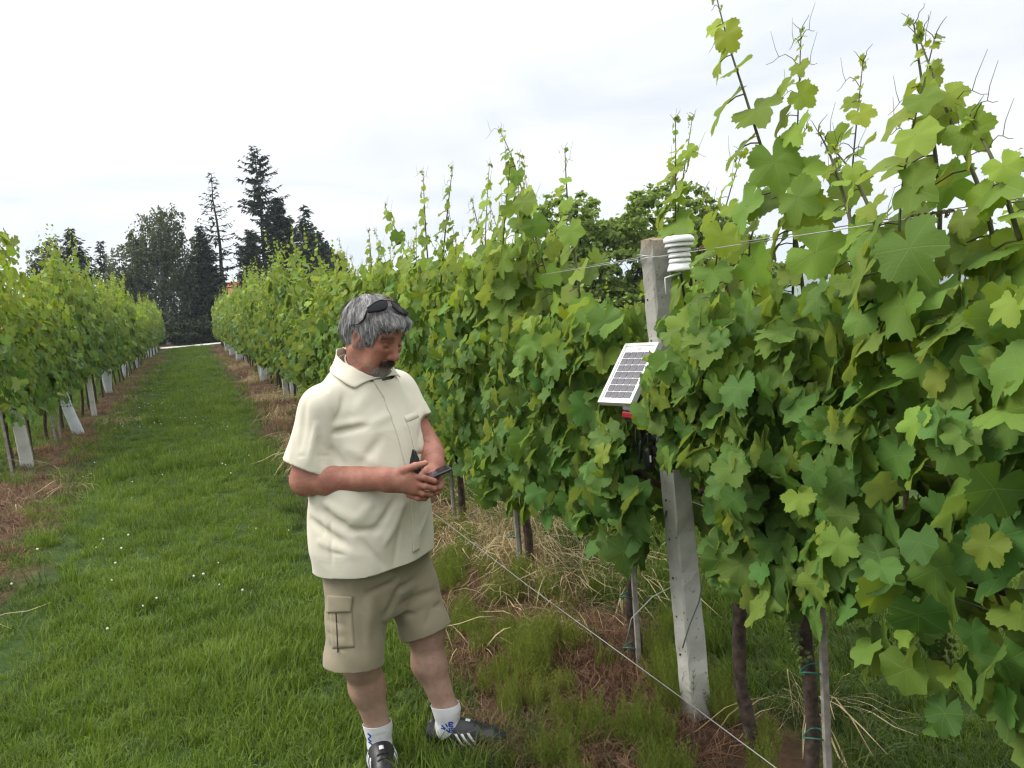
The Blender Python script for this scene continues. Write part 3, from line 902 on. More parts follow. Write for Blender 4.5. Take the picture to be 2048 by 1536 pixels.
LEAF_HI = [leaf_template(60, v) for v in range(12)]
LEAF_MID = [leaf_template(22, v, False) for v in range(5)]
LEAF_LO = [leaf_template(10, v, False) for v in range(4)]
LEAF_ME = [mesh("leaf", V, F, MAT_LEAF, True, uv=V[:, :2]) for V, F in LEAF_HI]


def canopy(rng, n, y0, y1, zlo, zhi, side, depth=(.10, .30), size=.080, hang=0.0, bottom_fn=None, top_fn=None):
    """Leaf poses on the face of the leaf wall; side -1 is the face towards the path."""
    y = rng.uniform(y0, y1, n); z = zlo + (zhi - zlo) * rng.random(n) ** .95
    if bottom_fn is not None: z = np.maximum(z, bottom_fn(y) + rng.random(n) * .12)
    if top_fn is not None: z = np.minimum(z, top_fn(y) - rng.random(n) ** 2 * .25)
    bul = np.sin(np.clip((z - zlo) / (zhi - zlo), 0, 1) * math.pi) * .05
    x = side * (rng.uniform(*depth, n) + bul + .045 * np.sin(y * 7 + z * 5) + .035 * np.sin(z * 11 - y * 4))
    el = np.radians(np.clip(rng.normal(20, 24, n), -35, 80))
    az = rng.normal(0, .62, n)
    nr = np.stack([side * np.cos(el) * np.cos(az), np.cos(el) * np.sin(az), np.sin(el)], 1)
    tip = np.stack([side * rng.normal(.1, .35, n), rng.normal(0, .5, n), -np.ones(n)], 1)
    age = np.clip(.95 - .75 * np.clip((z - 1.05) / .95, 0, 1) ** 1.3 + rng.normal(0, .20, n), 0, 1)
    young = rng.random(n) < .10
    age = np.where(young, age * .35, age)
    s = size * rng.uniform(.62, 1.22, n) * np.where(young, .7, 1) * (1 - .22 * np.clip((z - 1.5) / .5, 0, 1))
    return np.stack([x, y, z], 1), nr, tip, s, age


class Shoots:
    """Stems with alternate leaves, petioles and tendrils; positions are local to the vine."""
    def __init__(s): s.tubes, s.P, s.N, s.T, s.S, s.A = [], [], [], [], [], []
    def add(s, rng, pts, r0, size, side, step=.075, start=.0, bare_tip=.16, side_leaves=True):
        pts = [np.asarray(p, float) for p in pts]
        # smooth polyline
        q = []
        m = len(pts)
        for i in range(m - 1):
            p0, p1, p2, p3 = pts[max(i - 1, 0)], pts[i], pts[i + 1], pts[min(i + 2, m - 1)]
            for t_ in np.linspace(0, 1, 5, endpoint=False):
                q.append(.5 * ((2 * p1) + (-p0 + p2) * t_ + (2 * p0 - 5 * p1 + 4 * p2 - p3) * t_ ** 2 + (-p0 + 3 * p1 - 3 * p2 + p3) * t_ ** 3))
        q.append(pts[-1]); q = np.array(q)
        seg = np.linalg.norm(np.diff(q, axis=0), axis=1); cum = np.concatenate([[0], np.cumsum(seg)]); L = cum[-1]
        tb = MB(); tb.tube(q, np.interp(cum, [0, L * .6, L], [r0, r0 * .75, r0 * .28]), 6)
        d = start * L; flip = 1
        while d < L - .01:
            rem = L - d; fr = min(1.0, rem / .38)
            p = np.array([np.interp(d, cum, q[:, k]) for k in range(3)])
            t_ = unit(np.array([np.interp(min(d + .02, L), cum, q[:, k]) for k in range(3)]) - p)
            sz = size * (.16 + .84 * fr ** .9) * rng.uniform(.8, 1.15)
            if rem < bare_tip * .5: sz = size * .16
            out = np.array([side * rng.uniform(.1, .8), flip * rng.uniform(.6, 1.2), rng.uniform(-.05, .5)])
            out = unit(out - t_ * (out @ t_) * .7)
            pl = sz * rng.uniform(.55, 1.0)
            e = p + out * pl + np.array([0, 0, -pl * .12])
            tb.tube([p, p + out * pl * .5 + np.array([0, 0, pl * .05]), e], [r0 * .38 * (.4 + .6 * fr)] * 3, 4, cap=False)
            s.P.append(e); s.S.append(sz)
            s.N.append(unit(np.array([side * rng.uniform(.2, 1.0), flip * rng.uniform(-.3, .7), rng.uniform(.1, .9)])))
            s.T.append(unit(out * .8 + np.array([0, 0, -rng.uniform(.2, 1.0)])))
            s.A.append(np.clip(.62 * fr ** 1.5 + rng.normal(0, .10), 0, 1))
            if rng.random() < .35 and fr < .98:            # tendril opposite the leaf, forked
                o2 = unit(np.array([rng.normal(0, .4), -flip, rng.uniform(.1, .8)])); tl = rng.uniform(.05, .11)
                c = [p + o2 * tl * k / 5 + np.array([0, 0, .22 * tl * math.sin(k * .9)]) for k in range(6)]
                tb.tube(c, np.linspace(.0014, .0007, 6), 3, cap=False)
                tb.tube([c[3], c[3] + (c[4] - c[3]) * .5 + np.array([0, 0, .03]), c[3] + o2 * tl * .3 + np.array([.01, 0, .06])], [.001, .0008, .0005], 3, cap=False)
            d += step * (.35 + .65 * fr) * rng.uniform(.8, 1.2); flip = -flip
        # growing tip: small folded leaves and two thread-like tendrils
        for k in range(3):
            s.P.append(q[-1] + rng.normal(0, .008, 3)); s.S.append(size * .17); s.N.append(unit(rng.normal(0, 1, 3))); s.T.append(unit(np.array([rng.normal(0, .5), rng.normal(0, .5), 1.0]))); s.A.append(.1)
        for k in (-1, 1):
            c = [q[-1] + np.array([rng.normal(0, .003), k * .008 * j, .013 * j - .001 * j * j]) for j in range(5)]
            tb.tube(c, np.linspace(.0014, .0006, 5), 3, cap=False)
        s.tubes.append(tb)


def trunk_pts(rng, h, lean=(0, 0)):
    m = 7; z = np.linspace(-.06, h, m)
    w = np.cumsum(rng.normal(0, .012, (m, 2)), 0); w -= w[0]
    return [np.array([w[i, 0] + lean[0] * z[i], w[i, 1] + lean[1] * z[i], z[i]]) for i in range(m)]


def make_near_vine(label, X, y, seed, n_leaf=205, n_mass=330, shoots=(), auto_shoots=5, zlo=.48, zhi=1.80, half=.62, side=-1, bottom_fn=None, top_fn=None, clusters=(), group="vines of the near row", lean=(0, 0), size=.080, trunk_h=.85, skip=None, arm=None):
    rng = np.random.default_rng(seed)
    root = empty("grape_vine", (X, y, float(ground_z(X, y)))); tag(root, label, "grape vine", group)
    o = np.array(root.location)
    tb = MB(); tp = trunk_pts(rng, trunk_h, lean)
    tb.tube(tp, np.linspace(.026, .019, 7) * rng.uniform(.85, 1.2, 7), 9)
    for k in (-1, 1):                                        # two arms along the wire
        tb.tube([tp[-1] + np.array([0, 0, -.03]), tp[-1] + np.array([0, .16 * k, .03]), tp[-1] + np.array([0, (half if arm is None else arm) * k * .9, .0])], [.017, .013, .009], 7)
    tb.build("trunk", MAT_TRUNK, root, True)
    sh = Shoots()
    for pts, size_ in shoots:
        sh.add(rng, [np.asarray(p) - o for p in pts], .0058, size_, side)
    for k in range(auto_shoots):
        yy = rng.uniform(-half, half); xx = rng.uniform(-.16, .14); top = rng.uniform(1.92, 2.26)
        ty = yy + rng.normal(0, .12)
        sh.add(rng, [(xx * .3, yy * .8, .85), (xx, yy, 1.3), (xx * 1.1 + rng.normal(0, .04), (yy + ty) / 2, 1.7), (xx + rng.normal(0, .08), ty, top)], .0045, .080, side, step=.062, start=.40)
    for tbx in sh.tubes: tbx.build("shoot", MAT_SHOOT, root, True)
    P, N, T, S, A = canopy(rng, n_leaf, -half, half, zlo, zhi, side, (.09, .235), size,
                           bottom_fn=(lambda q: bottom_fn(q + y)) if bottom_fn else None, top_fn=(lambda q: top_fn(q + y)) if top_fn else None)
    if skip is not None:
        m = ~skip(P + o); P, N, T, S, A = P[m], N[m], T[m], S[m], A[m]
    nfree = max(0, 300 - len(P))
    sP, sN, sT, sS, sA = (np.array(q) for q in (sh.P, sh.N, sh.T, sh.S, sh.A)) if sh.P else (np.zeros((0, 3)), np.zeros((0, 3)), np.zeros((0, 3)), np.zeros(0), np.zeros(0))
    order = np.argsort(-sS); big, rest = order[:nfree], order[nfree:]
    P = np.concatenate([P, sP[big]]); N = np.concatenate([N, sN[big]]); T = np.concatenate([T, sT[big]]); S = np.concatenate([S, sS[big]]); A = np.concatenate([A, sA[big]])
    R = rots(N, T)
    for k in range(len(P)):
        lf = bpy.data.objects.new("leaf", LEAF_ME[int(rng.integers(0, 12))]); COL.objects.link(lf)
        lf.parent = root
        M = np.eye(4); M[:3, :3] = R[k] * S[k]; M[:3, 3] = P[k]
        lf.matrix_local = Matrix(M.tolist())
        lf.color = (float(A[k]), 0, 0, 1)
    # the leaves behind those, and the small ones, stay one mass
    n1 = n_mass // 2
    c1 = canopy(rng, n1, -half, half, zlo, zhi, side, (-.02, .20), size * .95, bottom_fn=(lambda q: bottom_fn(q + y) + .04) if bottom_fn else None, top_fn=(lambda q: top_fn(q + y) - .04) if top_fn else None)
    c2 = canopy(rng, n_mass - n1, -half, half, zlo + .05, zhi, -side, (.02, .26), size, bottom_fn=(lambda q: bottom_fn(q + y) + .06) if bottom_fn else None, top_fn=(lambda q: top_fn(q + y) - .04) if top_fn else None)
    P, N, T, S, A = (np.concatenate([a, b]) for a, b in zip(c1, c2))
    if skip is not None:
        m = ~skip(P + o); P, N, T, S, A = P[m], N[m], T[m], S[m], A[m]
    P = np.concatenate([P, sP[rest]]); N = np.concatenate([N, sN[rest]]); T = np.concatenate([T, sT[rest]]); S = np.concatenate([S, sS[rest]]); A = np.concatenate([A, sA[rest]])
    leaf_mass("foliage", P, N, T, S, A, LEAF_MID, MAT_LEAF_M, root, rng)
    for c in clusters: grape_cluster(c - o, root, rng)
    return root


def leaf_mass_arrays(P, N, T, S, A, temps, rng):
    V, F, U, AA, RR = [], [], [], [], []; base = 0
    which = rng.integers(0, len(temps), len(P)); R = rots(N, T)
    for k, (TV, TF) in enumerate(temps):
        m = which == k
        if not m.any(): continue
        v, f = scatter(TV, TF, P[m], R[m], S[m]); V.append(v); F.append(f + base); base += len(v)
        U.append(np.tile(TV[:, :2], (m.sum(), 1))); AA.append(np.repeat(A[m], len(TV))); RR.append(np.repeat(rng.random(m.sum()), len(TV)))
    return np.concatenate(V), np.concatenate(F), np.concatenate(U), {"age": np.concatenate(AA), "rnd": np.concatenate(RR)}


def leaf_mass(name, P, N, T, S, A, temps, mat, parent, rng):
    V, F, U, at = leaf_mass_arrays(P, N, T, S, A, temps, rng)
    o = link(name, mesh(name, V, F, mat, True, uv=U, attrs=at), parent); o["kind"] = "stuff"
    return o


BERRY = None
def grape_cluster(c, root, rng):
    global BERRY
    if BERRY is None:
        bm = bmesh.new(); bmesh.ops.create_icosphere(bm, subdivisions=1, radius=1.0)
        BERRY = (np.array([v.co[:] for v in bm.verts]), np.array([[q.index for q in f.verts] for f in bm.faces])); bm.free()
    n = 70; t_ = rng.random(n); a = rng.random(n) * 6.283; r = .036 * (1 - t_ ** 1.3 * .75) * np.sqrt(rng.uniform(.4, 1, n))
    P = np.stack([r * np.cos(a), r * np.sin(a), -.13 * t_], 1) + c
    V, F = scatter(BERRY[0], BERRY[1], P, np.repeat(np.eye(3)[None], n, 0), rng.uniform(.0052, .0075, n))
    link("grape_cluster", mesh("grape cluster", V, F, MAT_GRAPE, True), root)


def far_vine_mesh(seed, n, temps, zlo=.52, zhi=2.05, half=.62, size=.085, mat=None, shoots=7):
    """Foliage of one more distant vine: both faces of the leaf wall, thinning upwards into single shoots."""
    rng = np.random.default_rng(seed)
    parts = []
    for side, fr in ((-1, .5), (1, .5)):
        m = int(n * fr); c = canopy(rng, m, -half, half, zlo, zhi, side, (.03, .34), size, bottom_fn=lambda q: zlo + .16 + .16 * np.sin(q * 8 + seed) + .10 * np.sin(q * 19 + seed * 2))
        parts.append(c)
    P, N, T, S, A = (np.concatenate(q) for q in zip(*parts))
    thin = rng.random(len(P)) < np.clip(1.0 - .75 * np.clip((P[:, 2] - 1.45) / .6, 0, 1), .2, 1) * (.65 + .45 * np.sin(P[:, 1] * 5 + seed) ** 2)
    P, N, T, S, A = P[thin], N[thin], T[thin], S[thin], A[thin]
    for k in range(shoots):
        yy = rng.uniform(-half, half); xx = rng.uniform(-.2, .2); top = rng.uniform(2.1, 2.62); m = int((top - 1.6) / .055)
        z = np.linspace(1.6, top, m); fr = np.clip((top - z) / .6, 0, 1)
        dy = rng.normal(0, .16); dx = rng.normal(0, .1)
        p = np.stack([xx + dx * (z - 1.6) + rng.normal(0, .035, m) * (.3 + fr), yy + dy * (z - 1.6) + rng.normal(0, .045, m) * (.3 + fr), z], 1)
        P = np.concatenate([P, p]); N = np.concatenate([N, unit(rng.normal(0, .7, (m, 3)) + np.array([0, 0, .5]))])
        T = np.concatenate([T, unit(rng.normal(0, .7, (m, 3)) + np.array([0, 0, -.5]))]); S = np.concatenate([S, size * .9 * (.25 + .75 * fr)]); A = np.concatenate([A, np.clip(.45 * fr + rng.normal(0, .1, m), 0, 1)])
    V, F, U, at = leaf_mass_arrays(P, N, T, S, A, temps, rng)
    stem = MB()
    return mesh("foliage", V, F, mat or MAT_LEAF_FAR, True, uv=U, attrs=at)


def far_trunk_mesh(seed):
    rng = np.random.default_rng(seed); tb = MB()
    tb.tube(trunk_pts(rng, .85, (rng.normal(0, .05), rng.normal(0, .14))), np.linspace(.028, .02, 7), 6)
    for k in range(5):
        y = rng.uniform(-.5, .5); tb.tube([(0, y * .3, .8), (rng.normal(0, .05), y, 1.4), (rng.normal(0, .08), y + rng.normal(0, .08), 2.0)], [.006, .005, .003], 4, cap=False)
    return tb.mesh("trunk", MAT_TRUNK, True)


STAKE_ME = None
def stake(x, y, label, group, h=1.25, tie_z=(), r=.012, lean=(0, 0)):
    root = empty("vine_stake", (x, y, float(ground_z(x, y)))); tag(root, label, "stake", group)
    b = MB(); b.tube([(-.0, 0, -.1), (lean[0] * h, lean[1] * h, h)], [r, r * .9], 6); b.build("rod", MAT_WOOD, root)
    for z in tie_z:
        c = MB(); ring = [(-.012 + .034 * math.cos(a) - .006 + lean[0] * z, .028 * math.sin(a) + .03 + lean[1] * z, z + .006 * math.sin(a * 2)) for a in np.linspace(0, 6.283, 15)]
        c.tube(ring, .0028, 5, cap=False); c.build("tie", MAT_TIE, root)
    return root

def build_vines():
    X = ROW_R
    post_y = 2.53
    # hand-placed tall shoots, read off the photograph on the plane of the row
    def S(pts, size=.066, dx=-.05):
        return ([on_row(x, y, X + dx) for x, y in pts], size)
    shoots = {
        1: [S([(2010, 620), (1985, 470), (1960, 380), (1905, 250), (1870, 160), (1838, 75)], .085, -.08), S([(1870, 560), (1880, 430), (1868, 290), (1845, 170), (1828, 50)], .080, -.04),
            S([(2040, 480), (1990, 330), (1940, 235)], .09, -.10)],
        2: [S([(1640, 760), (1612, 620), (1585, 450), (1535, 330), (1490, 190), (1458, 90), (1428, -25)], .084, -.06),
            S([(1720, 520), (1690, 400), (1660, 310), (1636, 262)], .060, -.02), S([(1790, 560), (1740, 420), (1700, 340), (1668, 300)], .075, -.10), S([(1470, 640), (1430, 480), (1408, 388)], .060, .0)],
        4: [S([(1125, 640), (1085, 520), (1050, 400), (1022, 310), (1000, 262)], .068), S([(1165, 640), (1150, 510), (1135, 400), (1130, 305)], .070), S([(1090, 600), (1060, 480), (1040, 420)], .06, .05)],
        5: [S([(990, 600), (970, 510), (945, 405)], .068), S([(945, 600), (915, 560), (912, 480)], .06)],
        6: [S([(880, 590), (890, 470), (905, 335)], .066), S([(862, 590), (852, 470), (846, 345)], .066)],
        7: [S([(835, 570), (800, 480), (770, 412)], .068)],
        8: [S([(735, 610), (742, 540), (738, 462)], .070)],
    }
    labels = {
        0: "big-leaved vine cut off by the right edge of the photo", 1: "tall vine with the thick dark trunk at the lower right, two high shoots above it",
        2: "vine just right of the concrete post, one very long shoot reaching to the top edge", 3: "vine with the twisted trunk just left of the concrete post, behind the solar panel",
        4: "vine left of the solar panel, its high shoots in front of the walnut tree", 5: "vine second from the solar panel, over the long dry straw",
        6: "vine nearest behind the man's shoulder, with two thin upright shoots", 7: "vine rising directly behind the man's sunglasses", 8: "vine showing between the man's head and the far vines"}
    ys = {0: .85, 1: 1.90, 2: 2.20, 3: 2.98, 4: 4.20, 5: 5.45, 6: 6.70, 7: 7.95, 8: 9.2}
    bottoms = {0: .56, 1: .66, 2: .68, 3: .54, 4: .46, 5: .44, 6: .42, 7: .42, 8: .42}
    def station(P):                                         # leaves kept off the instruments, as someone has done in the photograph
        d = P - CAM_POS; z = d @ _fw; u = 1024 + FPX * (d @ _R) / z; v = 768 - FPX * (d @ _U) / z
        front = P[:, 0] < X - .03
        a = front & (u > 1165) & (u < 1335 - np.clip(v - 700, 0, 45)) & (v > 650) & (v < 845) & (z < 3.1)
        a2 = front & (u > 1232) & (u < 1325) & (v > 845) & (v < 965) & (z < 3.1)
        b = (u > 1262) & (u < 1350) & (v > 430) & (v < 625) & (z < 3.0)
        c = (P[:, 0] < X + .03) & (u > 1285) & (u < 1432) & (v > 925) & (z < 3.0)
        a = a | a2 | (front & (u > 1225) & (u < 1300) & (v > 1140) & (z < 3.2))
        return a | b | c
    for k in range(9):
        cl = []
        if k == 1: cl = [on_row(1585, 1195, X - .10), on_row(1880, 1270, X - .04), on_row(1605, 1265, X - .02), on_row(1870, 1225, X + .02)]
        half = {0: .62, 1: .45, 2: .42, 3: .52}.get(k, .64)
        make_near_vine(labels[k], X, ys[k], 200 + k, n_leaf=262, n_mass=720, shoots=shoots.get(k, ()), auto_shoots={0: 6, 1: 3, 2: 1, 3: 2}.get(k, 7),
                       zlo=bottoms[k], zhi={0: 1.70, 1: 1.58, 2: 1.44, 3: 1.54, 4: 1.84, 5: 1.84, 6: 1.92, 7: 1.96}.get(k, 2.0), half=half, lean={1: (0, .02), 3: (-.03, -.10), 4: (.0, .08)}.get(k, (0, .03)), clusters=cl,
                       size={0: .062, 1: .060, 2: .060}.get(k, .064), skip=station if k in (1, 2, 3, 4) else None, arm={2: .22, 3: .36}.get(k),
                       bottom_fn=(lambda q, b=bottoms[k]: b + .05 * np.sin(q * 9) + .05 * np.sin(q * 4 + 1)), top_fn=(lambda q, k=k: {0: 1.70, 1: 1.58, 2: 1.44, 3: 1.54, 4: 1.84, 5: 1.84, 6: 1.92, 7: 1.96}.get(k, 2.0) + .07 * np.sin(q * 8 + k)))
    lab = {1: "grey stake beside the thick dark trunk at the lower right", 3: "pale stake with green ties beside the twisted trunk left of the concrete post", 4: "grey stake with a green tie below the vine left of the solar panel", 5: "grey stake at the man's right-hand side of the photo, by his shorts"}
    stake(X - .015, 1.83, lab[1], "stakes of the near row", tie_z=(.24, .44), r=.013)
    stake(X - .02, 2.93, lab[3], "stakes of the near row", tie_z=(.10, .32, .52), r=.012)
    stake(X - .02, 4.26, lab[4], "stakes of the near row", tie_z=(.22,), r=.017)
    stake(X - .02, 5.52, "grey stake with a green tie just right of the man's shorts", "stakes of the near row", tie_z=(.40,), r=.015)

    # left row: its nearest vines also leaf by leaf
    XL = ROW_L
    llab = {0: "leafy vine at the far left edge, tallest of the left row", 1: "vine beside the concrete post of the left row", 2: "vine above the leaning white grow tube"}
    for k, y in enumerate((10.75, 12.05, 13.3)):
        make_near_vine(llab[k], XL, y, 300 + k, n_leaf=240, n_mass=300, shoots=[([(XL, y - .2, 1.5), (XL + .02, y - .15, 2.2), (XL + .05, y - .1, 3.05 if k == 0 else 2.75)], .08)], auto_shoots=8, zlo=.60, zhi=(2.75, 2.0, 2.35)[k], half=.66, side=1, group="vines of the left row", size=.086)
    mids = [far_vine_mesh(400 + k, 640, LEAF_MID, shoots=12) for k in range(4)]
    fars = [far_vine_mesh(420 + k, 400, LEAF_LO, size=.098, shoots=12) for k in range(4)]
    tr = [far_trunk_mesh(440 + k) for k in range(4)]
    rng = np.random.default_rng(17)
    special = [(X, 16.3, "vine wall piece behind the slim concrete post of the right row"), (X, 22.6, "vine beside the half-hidden second concrete post of the right row"), (X, 11.0, "vine just left of the man's head, nearest of the far right row"),
               (X, 21.1, "vine over the white grow tube in straw, right row"), (X, 56.2, "last vine of the right row, beside the pale road"), (XL, 56.2, "last vine of the left row, beside the pale road"),
               (XL, 22.0, "vine over the second white grow tube, widening to a punched top, left row"), (XL, 28.4, "vine over the third, narrow white grow tube of the left row"), (XL, 34.5, "vine over the fourth, short white grow tube of the left row"), (XL, 17.0, "vine beside the concrete post between the first and second white tubes of the left row"), (XL, 14.0, "vine next after the leaning white grow tube of the left row")]
    def row(Xr, y0, y1, label, group, rot0, zs=1.0):
        y = y0; first = {}
        while y < y1:
            kind = mids if y < 24 else fars
            k = int(rng.integers(0, 4))
            root = empty("grape_vine", (Xr, y, float(ground_z(Xr, y))), rot0 + math.pi * int(rng.integers(0, 2)))
            root.scale = (1, 1.02, zs * rng.choice([.84, .92, 1.0, 1.06, 1.14, 1.2]) * rng.uniform(.97, 1.03))
            lab = label
            for (xx, y_, text) in special:
                if xx == Xr and abs(y - y_) < .63: lab = text
            tag(root, lab, "grape vine", group)
            f = link("foliage", kind[k], root); f["kind"] = "stuff"
            link("trunk", tr[int(rng.integers(0, 4))], root)
            y += 1.24 * rng.uniform(.93, 1.07)
    row(X, 10.45, 57, "one of the vines merging into a green wall in the far right row", "far vines of the right row", 0)
    row(XL, 14.55, 57, "one of the vines merging into a green wall in the left row", "far vines of the left row", 0, 1.10)
    row(ROW_FAR, 2.6, 24, "one of the vines of the next row glimpsed through the near row", "vines of the next row on the right", 0)


build_vines()

# ------------------------------------------------------------------ posts, wires, grow tubes, weather station
def concrete_mat():
    t = NT("weathered concrete")
    o = t.coord(); z = t.sep(o)[2]
    n = t.noise(5, 6, o, .65); n2 = t.noise(90, 4, o, .7)
    c = t.ramp(n, (.3, (.36, .355, .315)), (.55, (.50, .49, .435)), (.8, (.60, .59, .53)))
    grey = t.new("ShaderNodeMapRange"); t.set(grey.inputs["Value"], t.math("ADD", z, t.math("MULTIPLY", t.math("SUBTRACT", n, .5), .9)))
    grey.inputs["From Min"].default_value = 1.15; grey.inputs["From Max"].default_value = 1.65
    c = t.mix(t.math("MULTIPLY", grey.outputs[0], .75), c, t.mix(n2, (.15, .145, .125), (.27, .26, .225)))
    moss = t.new("ShaderNodeMapRange"); t.set(moss.inputs["Value"], t.math("ADD", z, t.math("MULTIPLY", t.math("SUBTRACT", n2, .5), .22)))
    moss.inputs["From Min"].default_value = 1.72; moss.inputs["From Max"].default_value = 1.78
    c = t.mix(t.math("MULTIPLY", moss.outputs[0], .85), c, (.22, .15, .075))
    sp = t.math("GREATER_THAN", t.noise(55, 2, o, .4), .70)
    c = t.mix(t.math("MULTIPLY", sp, .6), c, (.13, .12, .10))
    t.princ(c, .92, .15, normal=t.bump(n2, .6, .004))
    return t.m


MAT_CONC = concrete_mat()


def concrete_post(label, x, y, h, w, lean, rz, seed, holes=True):
    rng = np.random.default_rng(seed)
    root = empty("concrete_post", (x, y, 0.0), rz); tag(root, label, "post", "concrete posts of the vine rows")
    V, F = [], []; n = 40; ch = w * .16
    prof = [(-1, -1, 1, 0), (-1, -1, 0, 1), (-1, 1, 0, -1), (-1, 1, 1, 0), (1, 1, -1, 0), (1, 1, 0, -1), (1, -1, 0, 1), (1, -1, -1, 0)]
    for i in range(n + 1):
        z = -.15 + (h + .15) * i / n; tap = 1 - .10 * max(0, z) / h
        if i == n: tap *= .93
        for (sx, sy, cx_, cy_) in prof:
            chip = rng.random() ** 6 * (.011 if holes else .003)
            hx = w / 2 * tap - chip
            V.append((sx * hx + cx_ * ch * .5 + lean[0] * z, sy * hx + cy_ * ch * .5 + lean[1] * z, z + (rng.normal(0, .004) if i == n else 0)))
    for i in range(n):
        for k in range(8): F.append((i * 8 + k, i * 8 + (k + 1) % 8, i * 8 + 8 + (k + 1) % 8, i * 8 + 8 + k))
    V.append((lean[0] * h, lean[1] * h, h + .008)); c = len(V) - 1
    for k in range(8): F.append((n * 8 + k, n * 8 + (k + 1) % 8, c))
    F = [tuple(reversed(f)) for f in F]
    link("shaft", mesh("shaft", np.array(V), F, MAT_CONC), root)
    bm = bmesh.new(); bm.from_mesh(root.children[0].data); bmesh.ops.recalc_face_normals(bm, faces=bm.faces); bm.to_mesh(root.children[0].data); bm.free()
    if holes:                                                # dark discs on one face, painting the shade inside small wire holes
        m = MB(); dark = simple("painted hole shadow", (.06, .055, .05), .95, .05)
        for z in np.arange(.25, h - .1, .145):
            tap = 1 - .10 * z / h
            m.tube([(lean[0] * z - w / 2 * tap - .0012, lean[1] * z + .012, z), (lean[0] * z - w / 2 * tap + .006, lean[1] * z + .012, z)], .0042, 8)
        m.build("wire_holes", dark, root)
    return root


def wire(name, label, pts, r, group=None, mat=None, extra=None):
    b = MB(); b.tube(pts, r, 5)
    o = b.build(name, mat or MAT_WIRE, None, True); tag(o, label, "wire", group)
    return o


def sag(p0, p1, n, s):
    p0, p1 = np.asarray(p0, float), np.asarray(p1, float)
    return [p0 + (p1 - p0) * t - np.array([0, 0, s * 4 * t * (1 - t)]) for t in np.linspace(0, 1, n)]


POST = np.array([1.585, 2.515])
PLEAN = (-.022, .028)


def px_post(z): return np.array([POST[0] + PLEAN[0] * z, POST[1] + PLEAN[1] * z, z])


def grow_tube(label, x, y, h, w0, w1, lean, seed, rows=26):
    """Flat white sleeve round a young vine, its upper third punched with holes."""
    rng = np.random.default_rng(seed)
    root = empty("grow_tube", (x, y, float(ground_z(x, y)))); tag(root, label, "grow tube", "white grow tubes along the rows")
    n = 20; V, F = [], []
    for i in range(rows + 1):
        f = i / rows; z = .02 + h * f; r = (w0 + (w1 - w0) * f) / 2
        for k in range(n):
            a = 2 * math.pi * k / n
            V.append((r * math.cos(a) + lean[0] * z + .006 * math.sin(z * 9 + seed), r * .75 * math.sin(a) + lean[1] * z, z))
    for i in range(rows):
        for k in range(n):
            if i > rows * .62 and i < rows - 1 and i % 2 and k % 2: continue
            F.append((i * n + k, i * n + (k + 1) % n, (i + 1) * n + (k + 1) % n, (i + 1) * n + k))
    link("sleeve", mesh("sleeve", np.array(V), np.array(F), MAT_TUBE, True), root)
    b = MB(); b.tube([(lean[0] * z + .01 * math.sin(z * 6), lean[1] * z, z) for z in np.linspace(-.05, h + .25, 6)], .009, 5); b.build("young_stem", MAT_TRUNK, root, True)
    return root


_t = NT("white grow tube plastic")
_n = _t.noise(9, 4, _t.coord())
_p = _t.princ(_t.ramp(_n, (.3, (.50, .55, .56)), (.7, (.66, .70, .70))), .5, .3, out=False)
_tr = _t.new("ShaderNodeBsdfTranslucent"); _tr.inputs[0].default_value = (.6, .66, .66, 1)
_mx = _t.new("ShaderNodeMixShader"); _mx.inputs[0].default_value = .3
_t.l.new(_p, _mx.inputs[1]); _t.l.new(_tr.outputs[0], _mx.inputs[2]); _t.l.new(_mx.outputs[0], _t.out.inputs[0])
MAT_TUBE = _t.m


